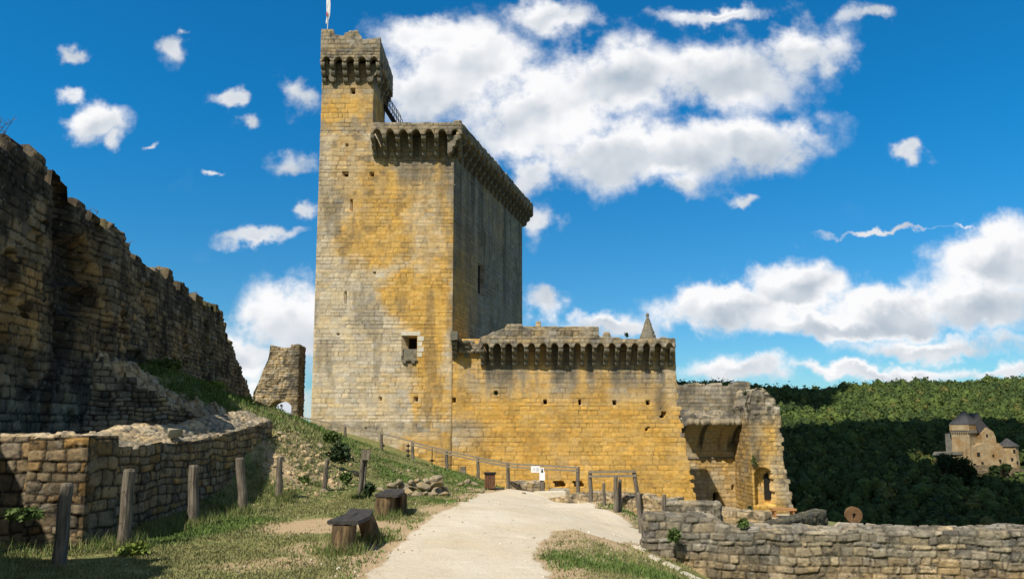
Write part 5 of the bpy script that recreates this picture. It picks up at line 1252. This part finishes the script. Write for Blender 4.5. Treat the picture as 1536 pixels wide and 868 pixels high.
keepm = (r.random(N) < np.exp(-np.clip(-sdp, 0, 9) * .8) * .8 + .15) & (r.random(N) < np.where(sdp > .2, .25, 1)); gx_, gy_ = gx_[keepm], Yg[keepm]; gz_ = terr(gx_, gy_); n = len(gx_)
s = (.005 + .012 * r.random(n) ** 3) * (1 + gy_ / 25); V, F = ICO1
vv = (V[None] * (s[:, None, None] * r.uniform(.6, 1.3, (n, 1, 3))) * (1 + .2 * r.normal(size=(n, len(V), 1))) + np.stack([gx_, gy_, gz_ + s * .2], -1)[:, None]).reshape(-1, 3)
ff = (F[None] + np.arange(n)[:, None, None] * len(V)).reshape(-1, 3); cc = np.repeat(mixc(np.array([.30, .25, .18]), np.array([.62, .57, .47]), r.random(n)), len(V), 0)
tag(link('gravel', raw_mesh('gravel', vv, None, ff, M_leaf, cc)), 'loose pale gravel scattered along the path and turf', 'gravel', kind='stuff')

N = 420; gx_ = r.normal(-5.6, .75, N); gy_ = r.normal(18.6, 1.5, N); kk = (gx_ > -6.6) & (gy_ > 16.2) & (gx_ < -4.2); gx_, gy_ = gx_[kk], gy_[kk]; gz_ = terr(gx_, gy_); n = len(gx_)
s = .02 + .07 * r.random(n) ** 3; V, F = ICO2
vv = (V[None] * (s[:, None, None] * r.uniform(.6, 1.4, (n, 1, 3))) * (1 + .12 * r.normal(size=(n, len(V), 1))) + np.stack([gx_, gy_, gz_ + s * .2], -1)[:, None]).reshape(-1, 3)
ff = (F[None] + np.arange(n)[:, None, None] * len(V)).reshape(-1, 3); cc = np.repeat(mixc(np.array([.24, .18, .10]), np.array([.50, .38, .22]), r.random(n)), len(V), 0)
tag(link('rubble', raw_mesh('rubble', vv, None, ff, M_leaf, cc)), 'loose ochre rubble spilling down the eroded bank', 'rubble', kind='stuff')

N = 5200; gx_ = np.r_[r.uniform(-6.4, -5.0, N // 2), r.normal(0, .16, N - N // 2)]; gy_ = np.r_[r.uniform(7.2, 19, N // 2), np.zeros(N - N // 2)]
_pb = [(t_[0].x, t_[0].y) for t_ in tops] + [(sgp.location.x, sgp.location.y), (gA.x, gA.y), (gB.x, gB.y), (gC.x, gC.y)]
_k = r.integers(0, len(_pb), N - N // 2); _pb = np.array(_pb); gx_[N // 2:] += _pb[_k, 0]; gy_[N // 2:] = _pb[_k, 1] + r.normal(0, .16, N - N // 2)
kk = (gx_ > np.interp(gy_, [7, 9.3, 19], [-9, -5.70, -6.55]) + .03) & (vn(gx_ * 2, gy_ * 2, 0, 44) > .35); gx_, gy_ = gx_[kk], gy_[kk]; gz_ = terr(gx_, gy_); n = len(gx_); vv = []; cc = []
for k in range(4):
    h = .06 + .16 * r.random(n) ** 2; a = r.uniform(0, 6.28, n); w = .006; ox = r.normal(0, .03, n); oy = r.normal(0, .03, n); lx = r.normal(0, .35, n) * h; ly = r.normal(0, .35, n) * h
    vv.append(np.stack([np.stack([gx_ + ox - w * np.cos(a), gy_ + oy - w * np.sin(a), gz_ - .01], -1), np.stack([gx_ + ox + w * np.cos(a), gy_ + oy + w * np.sin(a), gz_ - .01], -1), np.stack([gx_ + ox + lx, gy_ + oy + ly, gz_ + h], -1)], 1).reshape(-1, 3))
    cc.append(np.repeat(mixc(np.array([.09, .15, .03]), np.array([.30, .27, .12]), r.random(n) ** 2), 3, 0))
vv = np.concatenate(vv); tag(link('tall_grass', raw_mesh('tall_grass', vv, None, np.arange(len(vv)).reshape(-1, 3), M_leaf, np.concatenate(cc))), 'longer grass along the foot of the low wall and round the posts', 'grass', kind='stuff')

# ------------------------------------------------------------------ wooded hill
mh, g, b = newmat('forest_leaf'); a = g.n('ShaderNodeAttribute', attribute_name='Col'); o = g.n('ShaderNodeTexCoord').outputs['Object']
nn_ = g.noise(o, .7, 6, .75); v = g.n('ShaderNodeVectorMath', operation='SCALE'); g.put(v.inputs[0], a.outputs['Color']); g.put(v.inputs[3], g.rng(nn_, .3, .7, .5, 1.6)); g.put(b.inputs['Base Color'], v.outputs[0]); bump(g, b, g.noise(o, .9, 6, .8), 1.0, 1.6)
N = 17000; Yt = np.sqrt(r.uniform(215 ** 2, 640 ** 2, N)); at_ = r.uniform(.12, 1.0, N); Xt = at_ * Yt; Zt = terr(Xt, Yt)
pxl, pyl = proj(Xt, Yt, Zt)
ok = ~((pxl > 1405) & (pxl < 1560) & (Yt > 341) & (Yt < 362)); ok &= ~((pxl > 1360) & (pxl < 1580) & (Yt > 310) & (Yt <= 341) & (r.random(N) < .3))
Xt, Yt, Zt = Xt[ok], Yt[ok], Zt[ok]; n = len(Xt); V, F = ICO1
s = r.uniform(1.6, 3.6, n) * np.where(r.random(n) < .12, 1.45, 1); asp = r.uniform(.8, 1.5, n)
seedx = r.uniform(0, 500, n)
P_ = V[None] + 0 * s[:, None, None]
ds = 1 + 1.0 * (fbm(P_[..., 0] * 1.6 + seedx[:, None], P_[..., 1] * 1.6, P_[..., 2] * 1.6, 7, 2) - .5) + .25 * (vn(P_[..., 0] * 5 + seedx[:, None], P_[..., 1] * 5, P_[..., 2] * 5, 8) - .5)
P_ = P_ * ds[..., None] * s[:, None, None] * np.stack([np.ones(n), np.ones(n), asp], -1)[:, None]
P_ = P_ * .86; vv = (P_ + np.stack([Xt, Yt, Zt + s * asp * .55 + 1.0], -1)[:, None]).reshape(-1, 3); ff = (F[None] + np.arange(n)[:, None, None] * len(V)).reshape(-1, 3)
tcol = np.clip(.55 * vn(Xt / 35, Yt / 35, 0, 12) + .6 * r.random(n) - .1, 0, 1)
c = mixc(np.array([.030, .058, .018]), np.array([.120, .165, .034]), tcol); c = np.where((r.random(n) < .05)[:, None], np.array([.14, .14, .035]), c)
KC = 34; dd = r.normal(size=(n, KC, 3)); dd[..., 2] = np.abs(dd[..., 2]) * 1.1 - .25; dd /= np.linalg.norm(dd, axis=-1)[..., None]
lob = 1 + .9 * (fbm(dd[..., 0] * 1.6 + seedx[:, None], dd[..., 1] * 1.6, dd[..., 2] * 1.6, 7, 2) - .5)
pc = dd * (lob * r.uniform(.72, 1.1, (n, KC)))[..., None] * s[:, None, None] * np.stack([np.ones(n), np.ones(n), asp], -1)[:, None] + np.stack([Xt, Yt, Zt + s * asp * .55 + 1.0], -1)[:, None]
nn3 = dd + .55 * r.normal(size=dd.shape); ta = np.cross(nn3, r.normal(size=dd.shape)); ta /= np.linalg.norm(ta, axis=-1)[..., None]; tb = np.cross(nn3, ta); tb /= np.linalg.norm(tb, axis=-1)[..., None]
cs = (r.uniform(.28, .62, (n, KC)) * (s[:, None] * .35 + .35))[..., None]
quadv = np.stack([pc - ta * cs, pc - tb * cs * .8, pc + ta * cs, pc + tb * cs * .8], 2).reshape(-1, 3)
ccards = np.repeat((c[:, None] * r.uniform(.55, 1.5, (n, KC, 1))).reshape(-1, 3), 4, 0)
nv = len(vv); vv = np.concatenate([vv, quadv]); call = np.concatenate([np.repeat(c, len(V), 0), ccards]); qq = nv + np.arange(len(quadv)).reshape(-1, 4)
tag(link('woodland', raw_mesh('woodland', vv, qq, ff, mh, call, smooth=False)), 'dense mixed woodland covering the valley side', 'woodland', kind='stuff')

# ------------------------------------------------------------------ distant castle
YL = 350.0
def L2(px): return AX(px, 670, YL)
def LZ(py): return AZ(py, YL)
M_fc = mat_noise('far_castle_stone', (.22, .155, .08), (.40, .31, .185), .4, .95, (1, 1, 1), bd=.2, c2=(.27, .16, .06))
M_fg = mat_noise('far_castle_grey', (.10, .095, .08), (.19, .175, .14), .4, .95, (1, 1, 1), bd=.2)
M_cliff = mat_noise('cliff_rock', (.09, .08, .06), (.24, .18, .10), .25, 1, bd=.8)
fcst = thing('distant_castle', 'small tan castle with grey pointed roofs on the wooded hillside across the valley', 'castle', (L2(1470), YL, LZ(705)))
def prism(name, pts, y0, y1, mat, parent=None, rot=0):
    n = len(pts); mb = MB(); mb.add([(x, y0, z) for x, z in pts] + [(x, y1, z) for x, z in pts], [tuple(range(n))[::-1], tuple(range(n, 2 * n))] + [(i, (i + 1) % n, (i + 1) % n + n, i + n) for i in range(n)])
    return child(name, mb.mesh(name, mat), parent or fcst)
def quadtower(name, c, hw, hd, rot, z0, z1, mat, par=None):
    mb = MB(); q = [(c[0] + x * math.cos(rot) - y * math.sin(rot), c[1] + x * math.sin(rot) + y * math.cos(rot)) for x, y in ((-hw, -hd), (hw, -hd), (hw, hd), (-hw, hd))]
    mb.add([(x, y, z0) for x, y in q] + [(x, y, z1) for x, y in q], [(3, 2, 1, 0), (4, 5, 6, 7), (0, 1, 5, 4), (1, 2, 6, 5), (2, 3, 7, 6), (3, 0, 4, 7)])
    return child(name, mb.mesh(name, mat), par or fcst), q
def hip(name, q, z0, z1, k, grow, par):
    cx = sum(p[0] for p in q) / 4; cy = sum(p[1] for p in q) / 4
    mb = MB(); o_ = [(cx + (x - cx) * grow, cy + (y - cy) * grow, z0) for x, y in q]; t_ = [(cx + (x - cx) * k[i % 2 if len(k) == 2 else 0], cy + (y - cy) * .03, z1) for i, (x, y) in enumerate(q)]
    mb.add(o_ + t_, [(3, 2, 1, 0), (4, 5, 6, 7), (0, 1, 5, 4), (1, 2, 6, 5), (2, 3, 7, 6), (3, 0, 4, 7)]); return child(name, mb.mesh(name, M_slate), par)
ctr = (L2(1459), YL + 5); tw, q = quadtower('main_tower', ctr, 5.2, 4.2, .55, LZ(702), LZ(642), M_fc)
_, qb = quadtower('battlement', ctr, 5.7, 4.7, .55, LZ(645), LZ(636), M_fc); hip('tower_roof', qb, LZ(636) + .01, LZ(616), (.10,), 1.04, fcst)
mb = MB()
for e in range(4):
    a, b_ = Vector((*qb[e], 0)), Vector((*qb[(e + 1) % 4], 0))
    for i in range(9): p = a.lerp(b_, (i + .5) / 9); mb.box(p.x - .22, p.x + .22, p.y - .22, p.y + .22, LZ(649), LZ(645) - .01)
child('corbels', mb.mesh('corbels', M_fg), fcst)
def lwin(px, py, w=.8, h=1.4, Y=None):
    x = L2(px); Y = Y or YL - 1.5; mb = MB(); mb.box(x - w / 2, x + w / 2, Y - .15, Y + .6, LZ(py) - h / 2, LZ(py) + h / 2); child('window', mb.mesh('window', M_inside_shade), fcst)
prism('lower_hall', [(L2(1449), LZ(697)), (L2(1506), LZ(697)), (L2(1506), LZ(675)), (L2(1497), LZ(664)), (L2(1474), LZ(664)), (L2(1462), LZ(668)), (L2(1449), LZ(672))], YL - .9, YL + 9, M_fc)
prism('gabled_hall', [(L2(1474), LZ(671)), (L2(1496), LZ(671)), (L2(1495), LZ(655)), (L2(1492), LZ(647)), (L2(1483), LZ(641)), (L2(1474), LZ(650))], YL + .2, YL + 8, M_fc)
prism('hall_roof', [(L2(1473), LZ(650)), (L2(1495), LZ(648)), (L2(1484), LZ(637)), (L2(1478), LZ(629)), (L2(1474.5), LZ(619)), (L2(1472), LZ(629)), (L2(1467), LZ(634))], YL + 1.4, YL + 8.5, M_slate)
quadtower('rear_tower', (L2(1448), YL + 9), 2.0, 3, .5, LZ(700), LZ(650), M_fg)
rc = (L2(1518), YL + 3)
mb = MB(); mb.tube([(rc[0], rc[1], LZ(708)), (rc[0], rc[1], LZ(672)), (rc[0], rc[1], LZ(668))], [4.6, 4.3, 4.7], 10); rtw = child('round_tower', mb.mesh('round_tower', M_fc), fcst)
mb = MB(); mb.tube([(rc[0], rc[1], LZ(669)), (rc[0] - .2, rc[1], LZ(657))], [5.0, .3], 10); child('cone_roof', mb.mesh('cone_roof', M_slate), rtw)
prism('outbuilding', [(L2(1414), LZ(702)), (L2(1448), LZ(702)), (L2(1448), LZ(680)), (L2(1414), LZ(683))], YL + 2, YL + 7, M_fc)
prism('outbuilding_roof', [(L2(1412), LZ(683) + .02), (L2(1449), LZ(681)), (L2(1448), LZ(677)), (L2(1415), LZ(678))], YL + 1.4, YL + 8, M_fg)
prism('terrace', [(L2(1418), LZ(715)), (L2(1535), LZ(715)), (L2(1535), LZ(705)), (L2(1500), LZ(697)), (L2(1449), LZ(696.5)), (L2(1418), LZ(702))], YL - 2.5, YL + 6, M_cliff)
for a_ in [(1465, 681, 1.5, 2.0, YL - .9), (1458, 696, .8, 1), (1470, 694, 1.2, 1.2, YL - .9), (1482, 653, .9, 1.5, YL + .2), (1488, 666, .7, 1.1, YL + .2), (1487, 683, .9, 1.3, YL - .9), (1496, 690, .7, 1), (1455, 639, .6, 1, YL - .6), (1518, 676, .9, 1.6, YL - 1.4), (1514, 688, .8, 1.2, YL - 1.4), (1521, 693, .8, 1.2, YL - 1.4), (1424, 690, .8, 1.3, YL + 2), (1436, 690, .8, 1.3, YL + 2)]: lwin(*a_)
for i, (px, py, rx, ry) in enumerate([(1449, 708, 10, 12), (1468, 707, 8, 7), (1482, 706, 5, 10), (1497, 712, 10, 6), (1522, 712, 12, 6), (1430, 712, 14, 8)]):
    o = link('cliff_rock', rock_mesh((rx / 2.93, 4, ry / 2.93), 800 + i, 'cliff_rock', M_cliff)); o.location = (L2(px), YL - 3, LZ(py)); tag(o, 'rocky outcrop under the distant castle', 'rock', 'outcrops under the distant castle')
for i, (px, py, s_) in enumerate([(1428, 694, 4.2), (1414, 698, 5.2), (1438, 706, 3.2), (1420, 714, 4.5), (1475, 703, 2.6), (1492, 700, 2.4), (1510, 716, 3.2), (1462, 718, 3.4), (1404, 690, 4.5), (1538, 700, 4.0), (1440, 722, 4), (1488, 722, 4.2), (1533, 722, 4)]):
    t_ = thing('hillside_tree', 'dark rounded tree around the foot of the distant castle', 'tree', (L2(px), YL - 7, LZ(py) - s_ * 1.6), 0, 'trees around the distant castle')
    _m = leaves('crown', (L2(px), YL - 7, LZ(py)), (s_, s_, s_ * .95), 900, .75, [(.022, .045, .014), (.055, .085, .022)], 900 + i, .2, .25); _m.materials[0] = mh; child('crown', _m, t_)
    child('trunk', MB().tube([(L2(px), YL - 7, LZ(py) - s_ * 2.2), (L2(px), YL - 7, LZ(py))], [.4, .25], 6).mesh('trunk', M_post), t_)

# ------------------------------------------------------------------ unseen clouds added overhead, shaped to shade the valley around the lit castle
M_cl = mat_noise('cloud_white', (.85, .85, .86), (.9, .9, .9), .01, 1.0)
def shade_cloud(label, gxy, zground, alt, rx, ry, rot, seed):
    t = (alt - zground) / math.sin(SUN_EL); c = Vector((gxy[0], gxy[1], zground)) - dirv * t
    V, F = ICO3; P_ = V * (1 + .9 * (fbm(V[:, 0] * 2.5 + seed, V[:, 1] * 2.5, V[:, 2] * 2.5, seed, 4) - .5))[:, None]
    o = link('shade_cloud', raw_mesh('shade_cloud', P_ * np.array([rx, ry, 35]), None, F, M_cl, None, True)); o.location = c; o.rotation_euler = (0, 0, rot); tag(o, kind='structure')
shade_cloud('', (84, 330), -35, 520, 140, 128, .05, 3)
shade_cloud('', (290, 262), -40, 520, 160, 68, .0, 5)
shade_cloud('', (300, 408), -8, 520, 170, 38, .0, 11)
shade_cloud('', (190, 560), 30, 520, 75, 60, 0.0, 8)
